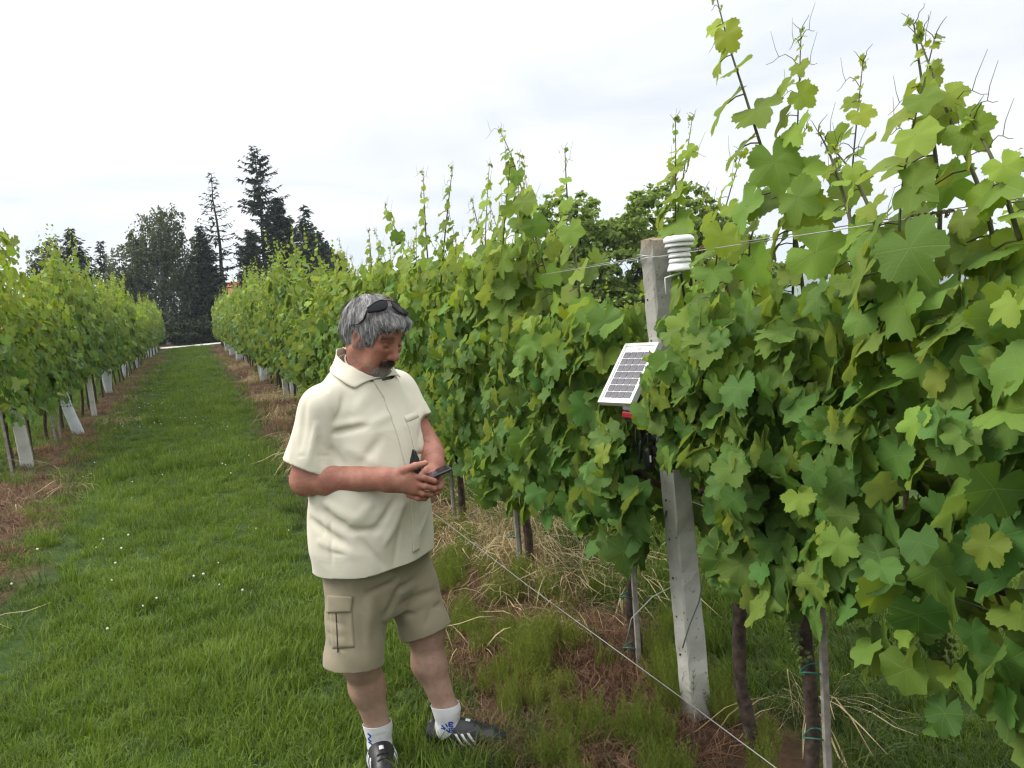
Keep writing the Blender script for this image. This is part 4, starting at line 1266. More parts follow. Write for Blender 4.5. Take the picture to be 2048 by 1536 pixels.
def build_trellis():
    concrete_post("leaning concrete post with mossy top carrying the solar panel and the white sensor shield", POST[0], POST[1], 1.765, .086, PLEAN, RAD(3), 3)
    concrete_post("slim concrete post of the right row seen left of the man's shoulder", 1.53, 16.3, 1.78, .10, (-.0, .01), 0, 4, False)
    concrete_post("concrete post half hidden in leaves, next behind the slim post of the right row", 1.53, 22.6, 1.75, .10, (.0, .01), 0, 5, False)
    concrete_post("concrete post deep in the far right row, third behind the man", 1.55, 29.0, 1.75, .10, (.0, .01), 0, 5, False)
    concrete_post("thick concrete post at the far left edge of the photo", -1.98, 11.02, 1.2, .125, (-.06, .02), 0, 6, False)
    concrete_post("concrete post above the second white tube of the left row", -1.86, 16.9, 1.62, .09, (-.03, .01), 0, 7, False)
    for (x, y, h, lab) in ((-2.0, 11.5, 1.0, "thin grey stake right of the thick post at the far left edge"), (-1.98, 13.2, 1.1, "left one of the two thin stakes before the leaning white tube"), (-1.95, 13.45, 1.1, "right one of the two thin stakes before the leaning white tube"),
                           (-1.98, 10.2, .9, "dark stake cut by the left edge of the photo, in front of the thick post")):
        stake(x, y, lab, "stakes of the left row", h, r=.016, lean=(-.05, 0))
    # grow tubes
    grow_tube("leaning white grow tube nearest in the left row, standing clear of the leaves", -1.80, 14.1, .66, .17, .15, (-.22, 0), 1)
    grow_tube("white grow tube widening to a punched top, second of the left row", -2.05, 22.0, .78, .15, .30, (0, 0), 2)
    grow_tube("narrow white grow tube, third along the left row", -2.10, 28.4, .86, .18, .24, (-.05, 0), 3)
    grow_tube("short white grow tube, fourth along the left row", -2.12, 34.5, .66, .2, .22, (0, 0), 4)
    for k, (y, h) in enumerate(((44, .9), (47, .8), (51, .8))):
        grow_tube("one of the small white grow tubes at the far end of the left row", -2.12, y, h, .25, .25, (0, 0), 5 + k, 14)
    grow_tube("punched white grow tube standing against the slim concrete post", 1.66, 16.15, .72, .12, .12, (0, 0), 9)
    grow_tube("white grow tube in straw, first beyond the slim post of the right row", 1.50, 21.2, .66, .18, .18, (.03, 0), 10)
    for k, y in enumerate((32.5, 38.5, 44.0)):
        grow_tube("one of the pale grow tubes at the far end of the right row", 1.50, y, .85, .24, .24, (0, 0), 11 + k, 14)
    # wires of the near row
    for k, (dx, z, lab) in enumerate(((-.055, 1.700, "upper catch wire on the path side of the near row, at the post top"), (.055, 1.715, "upper catch wire on the far side of the near row"),
                                      (-.06, 1.16, "middle catch wire on the path side of the near row"), (.06, 1.17, "middle catch wire on the far side of the near row"), (.0, .84, "fruiting wire of the near row carrying the vine arms"))):
        p = px_post(z)
        near = (p[0] + dx + .02, .35, z + (.02 if k < 2 else -.01)); far = (ROW_R + dx, 16.3, z)
        pts = sag(near, (p[0] + dx, p[1], z), 8, .004) + sag((p[0] + dx, p[1], z), far, 12, .03)[1:]
        wire("trellis_wire", lab, pts, .0014, "trellis wires of the near row")
    # the wire's tie round the post head, and dry tendrils wound on the upper wire
    b = MB()
    for q in range(3):
        b.tube([px_post(1.695 + .006 * q) + np.array([.062 * math.cos(a), .062 * math.sin(a), .008 * math.sin(a * 2 + q)]) for a in np.linspace(0, 6.283, 17)], .0017, 4, cap=False)
    tag(b.build("wire_tie", MAT_WIRE, None, True), "wire twisted round the mossy head of the near concrete post", "wire tie")
    rng = np.random.default_rng(3)
    for (x, y0, y1, lab) in ((-.055, 1.28, 1.42, "dry curled tendrils wound on the upper wire at the right edge"), (-.055, 2.14, 2.22, "dry curled tendrils wound on the upper wire right of the post head")):
        b = MB(); c0 = px_post(1.70)
        for k in range(5):
            a0 = rng.random() * 6; yy = np.linspace(y0 + rng.random() * .03, y1 - rng.random() * .03, 34)
            b.tube([(c0[0] + x + .012 + .007 * math.cos(a0 + (y - y0) * 300) + rng.normal(0, .002), y, 1.706 + .007 * math.sin(a0 + (y - y0) * 300) + rng.normal(0, .002)) for y in yy], .0013, 4, cap=False)
        tag(b.build("dry_tendrils", MAT_TENDRIL, None, True), lab, "tendrils", "dry tendrils on the wires")
    # low slack wire running in front of the trunks
    a = on_ground(1552, 1536, .20); c = on_ground(1380, 1408, .21); e = on_ground(880, 1036, .24)
    d = a + (a - c) * 1.5
    wire("low_wire", "slack pale wire running low over the weeds past the post foot", [d, a, c, (c + e) / 2 - np.array([0, 0, .012]), e, e + (e - c) * .25], .0016)
    # left row wires
    for z, lab in ((1.70, "upper wire of the left row"), (1.95, "topmost wire of the left row seen against the trees")):
        wire("trellis_wire", lab, sag((ROW_L + .06, 9.0, z), (ROW_L + .06, 30, z), 10, .05), .003, "trellis wires of the left row")
    # loose tie wires on the post
    pale = simple("pale loose wire", (.42, .42, .36), .5, .4)
    b = MB(); z0 = .52; p = px_post(z0)
    b.tube([p + np.array([-.052, -.01, 0]), p + np.array([-.11, .05, -.05]), p + np.array([-.16, .13, -.15]), p + np.array([-.17, .17, -.26])], .0020, 5)
    tag(b.build("loose_wire", pale, None, True), "pale loose wire end curving left from the post's lower half", "wire")
    b = MB(); p = px_post(.55)
    b.tube([p + np.array([.050, -.062, .12]), p + np.array([.048, -.066, .03]), p + np.array([.015, -.064, -.09]), p + np.array([-.03, -.062, -.17]), p + np.array([-.055, -.05, -.25])], .0026, 5)
    tag(b.build("loose_wire", simple("grey green cord", (.10, .12, .11), .6, .3), None, True), "grey cord looped down the right face of the post", "cord")


def build_station():
    white = simple("white painted aluminium", (.60, .60, .59), .4, .4, var=.04, scale=8)
    plast = simple("white plastic", (.80, .80, .79), .4, .4)
    black = simple("black plastic", (.012, .012, .013), .45, .4)
    dark = simple("grey housing", (.16, .16, .165), .5, .4)
    red = simple("red label", (.30, .012, .030), .45, .4)
    cellm = NT("solar cell"); n = cellm.noise(18, 3, cellm.coord())
    cellm.princ(cellm.ramp(n, (.3, (.055, .052, .065)), (.7, (.12, .115, .125))), .25, .5); cellm = cellm.m
    # --- solar panel
    top = on_row(1286, 689, 1.50); bot = on_row(1222, 806, 1.50)
    yc = 2.60                                                # both edges sit at the post's far side
    t0 = on_row(1287, 689, 1.485); t1 = t0 + np.array([-.150, -.045, 0]); t1[2] = on_row(1222, 806, 1.34)[2]
    up = unit(t0 - t1); side = np.array([-.24, 1.0, 0.0]); side = unit(side - up * (side @ up)); nrm = np.cross(side, up)
    if nrm[0] > 0: nrm = -nrm
    L = float(np.linalg.norm(t0 - t1)); W = .168; c = (t0 + t1) / 2
    M = np.stack([side, up, nrm], 1)
    root = empty("solar_panel", (0, 0, 0)); root.location = tuple(c)
    tag(root, "small tilted solar panel in a white frame fixed to the concrete post", "solar panel")
    b = MB()
    fr = .011; T = .022
    for sx in (-1, 1): b.box(M @ np.array([sx * (W / 2 - fr / 2), 0, 0]), (fr, L, T), M)
    for sy in (-1, 1): b.box(M @ np.array([0, sy * (L / 2 - fr / 2), 0]), (W - 2 * fr, fr, T), M)
    b.build("frame", white, root)
    b = MB(); b.box(M @ np.array([0, 0, -.001]), (W - 2 * fr, L - 2 * fr, T * .72), M); b.build("backsheet", plast, root)
    cw, chh = (W - 2 * fr - .014) / 4, (L - 2 * fr - .034) / 7
    cm = MB(); cm.box((0, 0, 0), (cw - .0042, chh - .0040, .002)); cme = cm.mesh("cell", cellm)
    for i in range(4):
        for j in range(7):
            o = link("cell", cme, root)
            p = M @ np.array([(i - 1.5) * cw, (j - 3.0) * chh - .008, T * .36 + .0006])
            Q = np.eye(4); Q[:3, :3] = M; Q[:3, 3] = p; o.matrix_local = Matrix(Q.tolist())
    b = MB(); b.box(M @ np.array([0.0, L / 2 - fr - .013, T * .36 + .0004]), (.022, .0035, .001), M); b.build("maker_mark", dark, root)
    b = MB()                                                 # mounting rail behind the panel and arm to the post
    b.box(M @ np.array([.0, .03, -.020]), (.03, L * .72, .016), M)
    pc = px_post(1.36)
    b.tube([M @ np.array([0, .07, -.02]), np.array([pc[0] - .03, yc - .05, 1.34]) - c, pc + np.array([-.05, .03, -.02]) - c], .012, 8)
    b.tube([M @ np.array([0, -.02, -.02]), np.array([pc[0] - .06, yc - .06, 1.24]) - c, pc + np.array([-.05, .03, -.14]) - c], .010, 8)
    b.build("mounting_bracket", black, root)
    # --- logger box behind and below the panel
    lc = np.array([1.478, 2.645, 1.172])
    root2 = empty("data_logger", tuple(lc)); tag(root2, "dark data logger box with a red label strip below the solar panel", "data logger")
    A = np.array([[math.cos(.15), -math.sin(.15), 0], [math.sin(.15), math.cos(.15), 0], [0, 0, 1]])
    b = MB(); b.box((0, 0, .02), (.06, .085, .075), A, .005); b.build("housing", dark, root2)
    b = MB(); b.box((0, 0, -.032), (.064, .090, .024), A, .004); b.build("red_strip", red, root2)
    letter = simple("faded pink print", (.55, .16, .18), .6, .2)
    b = MB()
    for k in range(5): b.box(A @ np.array([.014 - k * .007, -.0458, -.032]), (.004, .0012, .008 if k % 2 else .006), A)
    b.build("lettering", letter, root2)
    b = MB(); b.box((.0, -.0, -.052), (.05, .07, .018), A, .004); b.build("base", black, root2)
    for k in range(3):
        b = MB(); b.tube([A @ np.array([.018 * (k - 1), -.02, -.060]), A @ np.array([.018 * (k - 1), -.02, -.082])], .006, 8); b.build("cable_gland", black, root2)
    b = MB(); b.box(A @ np.array([-.024, -.046, -.027]), (.004, .003, .004)); b.box(A @ np.array([.02, -.044, .045]), (.006, .003, .006)); b.build("screw", plast, root2)
    # lever and white latch seen beside the post
    b = MB(); p = px_post(1.24); b.box(p + np.array([-.075, .0, 0]), (.055, .05, .10), None, .006)
    jb = b.build("mount_block", black, None); tag(jb, "black mounting block clamped to the post behind the solar panel", "mounting block")
    b = MB(); b.tube([p + np.array([-.105, -.028, .035]), p + np.array([-.06, -.045, -.03]), p + np.array([-.035, -.06, -.105])], .0030, 6)
    tag(b.build("strut", MAT_WIRE, None, True), "thin silver strut slanting from the mounting block across the post", "strut")
    b = MB(); b.box(p + np.array([-.125, -.01, .025]), (.05, .012, .014), None, .003); tag(b.build("latch", plast, None), "small white latch between the solar panel and the post", "latch")
    # cable tie and hose clamp strips round the post
    for z, m, lab, nm in ((1.30, black, "black strap round the post behind the top of the solar panel", "strap"), (1.20, plast, "white cable tie round the post at the latch", "cable_tie"), (1.02, black, "black strap round the post at the dangling cables", "strap"), (.98, MAT_WIRE, "wire wrapped round the post below the cables", "wire_wrap")):
        b = MB(); w = .056
        q = px_post(z)
        b.tube([q + np.array([x_, y_, z_]) for x_, y_, z_ in ((-w, -w, .0), (-w, w, .004), (w, w, .008), (w, -w, .012), (-w, -w, .002))], .004 if m is not MAT_WIRE else .002, 5)
        tag(b.build(nm, m), lab, nm.replace("_", " "))
    # cables: down from the logger, up to the shield, loop right of the post
    def cable(label, pts, r=.0042, m=None):
        q = []; n = len(pts); pts = [np.asarray(p, float) for p in pts]
        for i in range(n - 1):
            p0, p1, p2, p3 = pts[max(i - 1, 0)], pts[i], pts[i + 1], pts[min(i + 2, n - 1)]
            for t_ in np.linspace(0, 1, 6, endpoint=False):
                q.append(.5 * ((2 * p1) + (-p0 + p2) * t_ + (2 * p0 - 5 * p1 + 4 * p2 - p3) * t_ ** 2 + (-p0 + 3 * p1 - 3 * p2 + p3) * t_ ** 3))
        q.append(pts[-1]); b = MB(); b.tube(q, r, 6); o = b.build("cable", m or black, None, True); tag(o, label, "cable", "black cables of the weather station")
    w = lambda x, y, z: lc + A @ np.array([x, y, z])
    sens = on_row(1298, 916, 1.47)
    cable("black cable looping left from the logger and down", [w(-.018, -.02, -.078), w(-.03, -.03, -.13), w(-.02, -.04, -.19), sens + np.array([-.012, .03, .06]), sens + np.array([-.03, .02, -.02])])
    cable("black cable hanging straight from the logger to the sensor pod", [w(.0, -.02, -.078), w(.0, -.03, -.14), sens + np.array([0, .0, .09]), sens + np.array([0, 0, .03])])
    cable("black cable running from the logger along the post", [w(.018, -.02, -.078), w(.03, -.03, -.14), w(.02, -.04, -.20), sens + np.array([.01, .0, .05])])
    cable("thick bundle of black cable pressed against the post below the logger", [w(.0, -.0, -.07), w(.04, -.03, -.12), px_post(1.06) + np.array([-.06, -.01, 0]), px_post(1.0) + np.array([-.075, .0, 0])], .011)
    cable("black cable bowing out to the right of the post", [px_post(1.34) + np.array([.02, -.055, 0]), px_post(1.30) + np.array([.075, -.075, 0]), px_post(1.20) + np.array([.09, -.075, 0]), px_post(1.12) + np.array([.06, -.07, 0])], .0035)
    cable("black cable rising through the leaves to the white shield", [px_post(1.10) + np.array([.08, -.07, 0]), px_post(1.3) + np.array([.075, -.07, 0]), px_post(1.5) + np.array([.06, -.075, 0]), px_post(1.66) + np.array([.035, -.10, 0])], .0042)
    # sensor pod
    root3 = empty("sensor_pod", tuple(sens)); tag(root3, "black sensor pod with a white label dangling on cables beside the post", "sensor")
    b = MB(); b.lathe((0, 0, 0), [(.006, .038), (.013, .032), (.0165, .02), (.0175, -.02), (.015, -.034), (.006, -.04)], 14); b.build("body", black, root3, True)
    b = MB(); vd = -unit(np.array([sens[0], sens[1], 0])); sd = np.array([vd[1], -vd[0], 0]); Q = np.stack([sd, vd, np.array([0, 0, 1.0])], 1)
    b.box(vd * .0172 + sd * -.005, (.006, .002, .024), Q); b.build("label", plast, root3)
    # white radiation shield on the post head
    ctr = on_row(1366, 505, 1.56) ; ctr = np.array([px_post(1.7)[0] + .030, px_post(1.7)[1] - .110, 1.715])
    root4 = empty("radiation_shield", tuple(ctr)); root4.scale = (.76, .76, .88); tag(root4, "white louvred weather sensor shield at the head of the concrete post", "sensor shield")
    for k in range(6):
        z = .048 - k * .0205
        r = (.070, .066, .054, .052, .052, .060)[k]
        b = MB()
        if k == 0: prof = [(.0, .012), (r * .8, .010), (r * .97, .001), (r, -.014), (r - .004, -.015), (r - .010, .0), (.0, .003)]
        elif k == 5: prof = [(r * .75, .012), (r * .95, -.012), (r, -.022), (r - .004, -.022), (.0, -.004)]
        else: prof = [(r * .70, .008), (r * .90, .003), (r, -.010), (r - .004, -.011), (r * .8, -.001), (r * .3, .0)]
        b.lathe((0, 0, z), prof, 24); b.build("plate", plast, root4, True)
    b = MB(); b.lathe((0, 0, -.01), [(.02, .05), (.02, -.07)], 10); b.build("core", plast, root4)
    b = MB()
    q = px_post(1.60) - ctr
    b.tube([(0.0, .0, -.085), (-.015, .02, -.09), (q[0] - .02, q[1] - .054, q[2] + .015), (q[0] - .02, q[1] - .054, q[2] - .05)], .0085, 8, flat=.5)
    b.build("bracket", plast, root4, True)


build_trellis()
build_station()

# ------------------------------------------------------------------ the man: one continuous body, clothes as his children
class Field:
    """A signed distance field on a rectilinear grid; shapes are blended in with smooth unions, then skinned by surface nets."""
    def __init__(s, xs, ys, zs):
        s.a = [np.asarray(q, np.float32) for q in (xs, ys, zs)]
        s.F = np.full([len(q) for q in s.a], .25, np.float32)
    def win(s, lo, hi):
        sl = []
        for q, l, h in zip(s.a, lo, hi):
            i, j = np.searchsorted(q, l), np.searchsorted(q, h); sl.append(slice(max(i - 1, 0), min(j + 1, len(q))))
        return tuple(sl), s.a[0][sl[0]][:, None, None], s.a[1][sl[1]][None, :, None], s.a[2][sl[2]][None, None, :]
    def put(s, fn, lo, hi, k=.01, mode="add"):
        m = k + .012
        sl, X, Y, Z = s.win(np.asarray(lo) - m, np.asarray(hi) + m)
        if any(q.stop <= q.start for q in sl): return
        d = fn(X, Y, Z); A = s.F[sl]
        if mode == "add":
            h = np.clip(.5 + .5 * (A - d) / k, 0, 1); s.F[sl] = A * (1 - h) + d * h - k * h * (1 - h)
        elif mode == "sub":
            d = -d; h = np.clip(.5 + .5 * (d - A) / k, 0, 1); s.F[sl] = A * (1 - h) + d * h + k * h * (1 - h)
        else:
            s.F[sl] = A + d
    def cap(s, p, q, r0, r1, k=.01, mode="add", flat=None):
        """Tapered capsule; flat = (axis vector, factor) squashes it along that axis."""
        p, q = np.asarray(p, float), np.asarray(q, float); pq = q - p; L2 = pq @ pq
        def fn(X, Y, Z):
            x, y, z = X - p[0], Y - p[1], Z - p[2]
            t = np.clip((x * pq[0] + y * pq[1] + z * pq[2]) / L2, 0, 1)
            x, y, z = x - t * pq[0], y - t * pq[1], z - t * pq[2]
            if flat is not None:
                a, f = flat; da = (x * a[0] + y * a[1] + z * a[2]) * (1 / f - 1)
                x, y, z = x + da * a[0], y + da * a[1], z + da * a[2]
            d = np.sqrt(x * x + y * y + z * z) - (r0 + (r1 - r0) * t)
            return d * (min(1, flat[1]) if flat is not None else 1)
        r = max(r0, r1) * (max(1, flat[1]) if flat is not None else 1)
        s.put(fn, np.minimum(p, q) - r, np.maximum(p, q) + r, k, mode)
    def sleeve(s, p, q, r0, r1, k, hp, hd):
        p, q = np.asarray(p, float), np.asarray(q, float); pq = q - p; L2 = pq @ pq
        def fn(X, Y, Z):
            x, y, z = X - p[0], Y - p[1], Z - p[2]
            t = np.clip((x * pq[0] + y * pq[1] + z * pq[2]) / L2, 0, 1.3)
            d = np.sqrt((x - t * pq[0]) ** 2 + (y - t * pq[1]) ** 2 + (z - t * pq[2]) ** 2) - (r0 + (r1 - r0) * t)
            return np.maximum(d, (X - hp[0]) * hd[0] + (Y - hp[1]) * hd[1] + (Z - hp[2]) * hd[2])
        s.put(fn, np.minimum(p, q) - max(r0, r1), np.maximum(p, q) + max(r0, r1), k)
    def chain(s, pts, rs, k=.006, **kw):
        for a, b, r0, r1 in zip(pts[:-1], pts[1:], rs[:-1], rs[1:]): s.cap(a, b, r0, r1, k, **kw)
    def ell(s, c, R, r, k=.01, mode="add"):
        c, R, r = np.asarray(c, float), np.asarray(R, float), np.asarray(r, float)
        def fn(X, Y, Z):
            x, y, z = X - c[0], Y - c[1], Z - c[2]
            u = (x * R[0, 0] + y * R[1, 0] + z * R[2, 0]) / r[0]; v = (x * R[0, 1] + y * R[1, 1] + z * R[2, 1]) / r[1]; w = (x * R[0, 2] + y * R[1, 2] + z * R[2, 2]) / r[2]
            l = np.sqrt(u * u + v * v + w * w)
            g = np.sqrt((u / r[0]) ** 2 + (v / r[1]) ** 2 + (w / r[2]) ** 2) + 1e-6
            return np.clip(l * (l - 1) / g, -.2, .2)
        e = np.abs(R) @ r
        s.put(fn, c - e, c + e, k, mode)
    def loft(s, zk, rows, F2, L2, c2, k=.02):
        """Stack of superellipse-like sections: rows (z, centre forward, centre left, front, back, half width)."""
        rows = np.array(rows); zmin, zmax = rows[:, 0].min(), rows[:, 0].max()
        def fn(X, Y, Z):
            P = [np.interp(Z.ravel(), rows[:, 0], rows[:, i])[None, None, :] for i in range(1, 6)]
            dx, dy = X - c2[0], Y - c2[1]
            f = dx * F2[0] + dy * F2[1] - P[0]; l = dx * L2[0] + dy * L2[1] - P[1]
            w = np.where(f > 0, P[2], P[3])
            q = (np.abs(f / w) ** 2.3 + np.abs(l / P[4]) ** 2.3) ** (1 / 2.3)
            d = (q - 1) * np.minimum(w, P[4]) * .9
            return np.maximum(d, np.maximum(zmin - Z, Z - zmax)).astype(np.float32)
        s.put(fn, [s.a[0][0], s.a[1][0], zmin], [s.a[0][-1], s.a[1][-1], zmax], k)
    def groove(s, a, b, w, depth):
        """A soft crease (depth > 0) or ridge (depth < 0) along a segment."""
        a, b = np.asarray(a, float), np.asarray(b, float); ab = b - a; L2 = ab @ ab
        def fn(X, Y, Z):
            x, y, z = X - a[0], Y - a[1], Z - a[2]
            t = np.clip((x * ab[0] + y * ab[1] + z * ab[2]) / L2, 0, 1)
            d2 = (x - t * ab[0]) ** 2 + (y - t * ab[1]) ** 2 + (z - t * ab[2]) ** 2
            return depth * np.exp(-d2 / (w * w)) * np.sin(np.clip(t * .9 + .08, 0, 1) * math.pi) ** .5
        s.put(fn, np.minimum(a, b) - 2.5 * w, np.maximum(a, b) + 2.5 * w, 0, "disp")
    def skin(s):
        F = s.F; xs, ys, zs = s.a; B = F < 0
        n = np.zeros([q - 1 for q in F.shape], np.uint8)
        for i in (0, 1):
            for j in (0, 1):
                for k in (0, 1):
                    n += B[i:B.shape[0] - 1 + i, j:B.shape[1] - 1 + j, k:B.shape[2] - 1 + k]
        act = (n > 0) & (n < 8); I = np.argwhere(act); ids = np.full(act.shape, -1, np.int32); ids[act] = np.arange(len(I))
        acc = np.zeros((len(I), 3)); cnt = np.zeros(len(I))
        co = [(i, j, k) for i in (0, 1) for j in (0, 1) for k in (0, 1)]
        for a in co:
            for ax in range(3):
                if a[ax]: continue
                b = list(a); b[ax] = 1
                ia, ib = I + np.array(a), I + np.array(b)
                fa, fb = F[tuple(ia.T)], F[tuple(ib.T)]; m = (fa < 0) != (fb < 0)
                t = np.where(m, fa / np.where(np.abs(fa - fb) < 1e-9, 1, fa - fb), 0)
                pa = np.stack([xs[ia[:, 0]], ys[ia[:, 1]], zs[ia[:, 2]]], 1); pb = np.stack([xs[ib[:, 0]], ys[ib[:, 1]], zs[ib[:, 2]]], 1)
                acc += np.where(m[:, None], pa + (pb - pa) * t[:, None], 0); cnt += m
        V = acc / cnt[:, None]; Q = []
        for ax in range(3):
            u, v = [(1, 2), (2, 0), (0, 1)][ax]
            sl0 = [slice(None)] * 3; sl1 = [slice(None)] * 3; sl0[ax] = slice(0, -1); sl1[ax] = slice(1, None)
            ch = B[tuple(sl0)] != B[tuple(sl1)]; E = np.argwhere(ch)
            ok = (E[:, u] > 0) & (E[:, v] > 0) & (E[:, u] < F.shape[u] - 1) & (E[:, v] < F.shape[v] - 1); E = E[ok]
            def at(du, dv):
                q = E.copy(); q[:, u] -= du; q[:, v] -= dv; return ids[tuple(q.T)]
            q = np.stack([at(1, 1), at(0, 1), at(0, 0), at(1, 0)], 1)
            ins = B[tuple(E.T)]
            q = np.where(ins[:, None], q, q[:, ::-1]); Q.append(q)
        Q = np.concatenate(Q); Q = Q[(Q >= 0).all(1)]
        return V, Q
    def sample(s, P):
        """Trilinear value of the field at points."""
        P = np.atleast_2d(P); idx, fr = [], []
        for q, c in zip(s.a, P.T):
            i = np.clip(np.searchsorted(q, c) - 1, 0, len(q) - 2); idx.append(i); fr.append(np.clip((c - q[i]) / (q[i + 1] - q[i]), 0, 1))
        r = 0
        for i in (0, 1):
            for j in (0, 1):
                for k in (0, 1):
                    w = (fr[0] if i else 1 - fr[0]) * (fr[1] if j else 1 - fr[1]) * (fr[2] if k else 1 - fr[2])
                    r = r + w * s.F[idx[0] + i, idx[1] + j, idx[2] + k]
        return r
    def hit(s, o, d, n=160, far=.6):
        """First surface point along rays from outside."""
        o, d = np.atleast_2d(o).astype(float), np.asarray(d, float)
        ts = np.linspace(0, far, n); val = np.stack([s.sample(o + d * t) for t in ts], 1)
        neg = val < 0; i = np.argmax(neg, 1); i = np.where(neg.any(1), np.maximum(i, 1), n - 1)
        r = np.arange(len(o)); f0, f1 = val[r, i - 1], val[r, i]
        t = ts[i - 1] + (ts[i] - ts[i - 1]) * np.clip(f0 / (f0 - f1 + 1e-9), 0, 1)
        return o + d * t[:, None]


MAN = np.array([.57, 2.78])                                  # where he stands
MV = MAN / np.linalg.norm(MAN)                               # horizontally away from the camera
MAN_Z = float(max(ground_z(.46, 2.75), ground_z(.72, 2.70))) + .008
MR = np.array([MV[1], -MV[0]])                               # to the right as the camera sees it
MD = float(np.linalg.norm(MAN))


def mp(x, y, off=0.0):
    """Photo pixel at a given distance behind (+) or before (-) the man's axis -> his own (right, away, up)."""
    d = ray(x, y); t = (MD + off) / (d[0] * MV[0] + d[1] * MV[1]); p = CAM_POS + d * t
    return np.array([(p[0] - MAN[0]) * MR[0] + (p[1] - MAN[1]) * MR[1], off, p[2] - MAN_Z])


FA = RAD(40)
F2 = np.array([math.cos(FA), -math.sin(FA)])                 # the way his chest faces
L2 = np.array([math.sin(FA), math.cos(FA)])                  # his left
C2 = np.array([-.055, 0.0])


def B3(f, l, z): return np.array([C2[0] + f * F2[0] + l * L2[0], C2[1] + f * F2[1] + l * L2[1], z])


F3, L3, U3 = np.array([*F2, 0]), np.array([*L2, 0]), np.array([0, 0, 1.0])
# head frame
HB = RAD(27); HA = RAD(40)
_hf = np.array([math.cos(HA), -math.sin(HA), 0]); _hl = np.array([math.sin(HA), math.cos(HA), 0])
HF = _hf * math.cos(HB) - U3 * math.sin(HB); HU = _hf * math.sin(HB) + U3 * math.cos(HB); HL = _hl
tilt = RAD(4)
HU, HL = HU * math.cos(tilt) + HL * math.sin(tilt) * .0, HL
HC = np.array([.000, -.05, 1.512]); HS = 1.005
HM = np.stack([HF, HL, HU], 1)


def H(f, l, u): return HC + HM @ (np.array([f, l, u]) * HS)


J = dict(sR=B3(-.015, -.185, 1.288), sL=B3(-.015, .185, 1.292),
         eR=mp(614, 958, -.135), wR=mp(772, 958, -.255), eL=mp(858, 900, .085), wL=mp(869, 930, -.115))


def skin_mat():
    t = NT("skin"); o = t.coord(); z = t.sep(o)[2]
    n = t.noise(16, 4, o, .6); n2 = t.noise(120, 3, o)
    tan = t.ramp(n, (.3, (.27, .105, .075)), (.5, (.34, .150, .105)), (.72, (.43, .215, .155)))
    pale = t.ramp(n, (.3, (.30, .185, .135)), (.6, (.39, .255, .19)), (.8, (.42, .27, .20)))
    mr = t.new("ShaderNodeMapRange"); t.set(mr.inputs["Value"], z); mr.inputs["From Min"].default_value = .6; mr.inputs["From Max"].default_value = .75
    c = t.mix(mr.outputs[0], pale, tan)
    red = t.noise(42, 3, o, .7)
    c = t.mix(t.math("MULTIPLY", t.math("GREATER_THAN", red, .56), .22), c, (.36, .10, .075))
    t.princ(c, .58, .28, normal=t.bump(n2, .4, .003), Subsurface_Weight=.06)
    return t.m


def cloth_mat(name, col, var, scale, rough=.85, weave=420):
    t = NT(name); o = t.coord()
    n = t.noise(scale, 5, o, .6); n2 = t.noise(weave, 2, o); n3 = t.math("POWER", t.math("SUBTRACT", 1.0, t.math("ABSOLUTE", t.math("MULTIPLY_ADD", t.noise(9, 2, o, .4, .8), 2.0, -1.0))), 7.0)
    lo, hi = tuple(q * (1 - var) for q in col), tuple(min(1, q * (1 + var * .5)) for q in col)
    c = t.ramp(n, (.3, lo), (.7, hi))
    t.princ(c, rough, .15, normal=t.bump(t.math("ADD", t.math("MULTIPLY", n2, .3), t.math("MULTIPLY", n3, .30)), .22, .006), Sheen_Weight=.15)
    return t.m


def cut_mesh(V, Q, planes, mat, name, thick=.0022, keep=None):
    """Skinned surface trimmed by planes (point, normal: the side the normal points to goes), given cloth thickness."""
    me = mesh(name, V, Q, mat, True); bm = bmesh.new(); bm.from_mesh(me)
    for p, n, reg in planes:
        if reg is None: geom = bm.verts[:] + bm.edges[:] + bm.faces[:]
        else:
            fs = [f for f in bm.faces if reg(f.calc_center_median())]
            geom = list({v for f in fs for v in f.verts}) + list({e for f in fs for e in f.edges}) + fs
        bmesh.ops.bisect_plane(bm, geom=geom, plane_co=Vector(p), plane_no=Vector(n), clear_outer=True, dist=1e-6)
    if keep is not None:
        bmesh.ops.delete(bm, geom=[f for f in bm.faces if not keep(f.calc_center_median())], context="FACES")
    bmesh.ops.delete(bm, geom=[v for v in bm.verts if not v.link_faces], context="VERTS")
    bm.to_mesh(me); bm.free()
    me.polygons.foreach_set("use_smooth", np.ones(len(me.polygons), dtype=bool))
    return me


def add_thickness(o, t):
    m = o.modifiers.new("thickness", "SOLIDIFY"); m.thickness = t; m.offset = -1
    return o


def patch(field, grid_o, d, off, name, mat, parent, thick=.003, far=.5):
    """Cloth patch laid on a skinned surface: grid_o (nu, nv, 3) ray origins, shot along d."""
    nu, nv = grid_o.shape[:2]
    P = field.hit(grid_o.reshape(-1, 3), d, far=far) - np.asarray(d) * off
    F = [(i * nv + j, (i + 1) * nv + j, (i + 1) * nv + j + 1, i * nv + j + 1) for i in range(nu - 1) for j in range(nv - 1)]
    me = mesh(name, P, np.array(F), mat, True)
    bm = bmesh.new(); bm.from_mesh(me); bmesh.ops.recalc_face_normals(bm, faces=bm.faces)
    s = sum((f.normal.dot(Vector(d)) for f in bm.faces)); 
    if s > 0: bmesh.ops.reverse_faces(bm, faces=bm.faces)
    bm.to_mesh(me); bm.free()
    o = link(name, me, parent); m = o.modifiers.new("thickness", "SOLIDIFY"); m.thickness = thick; m.offset = .6
    return o


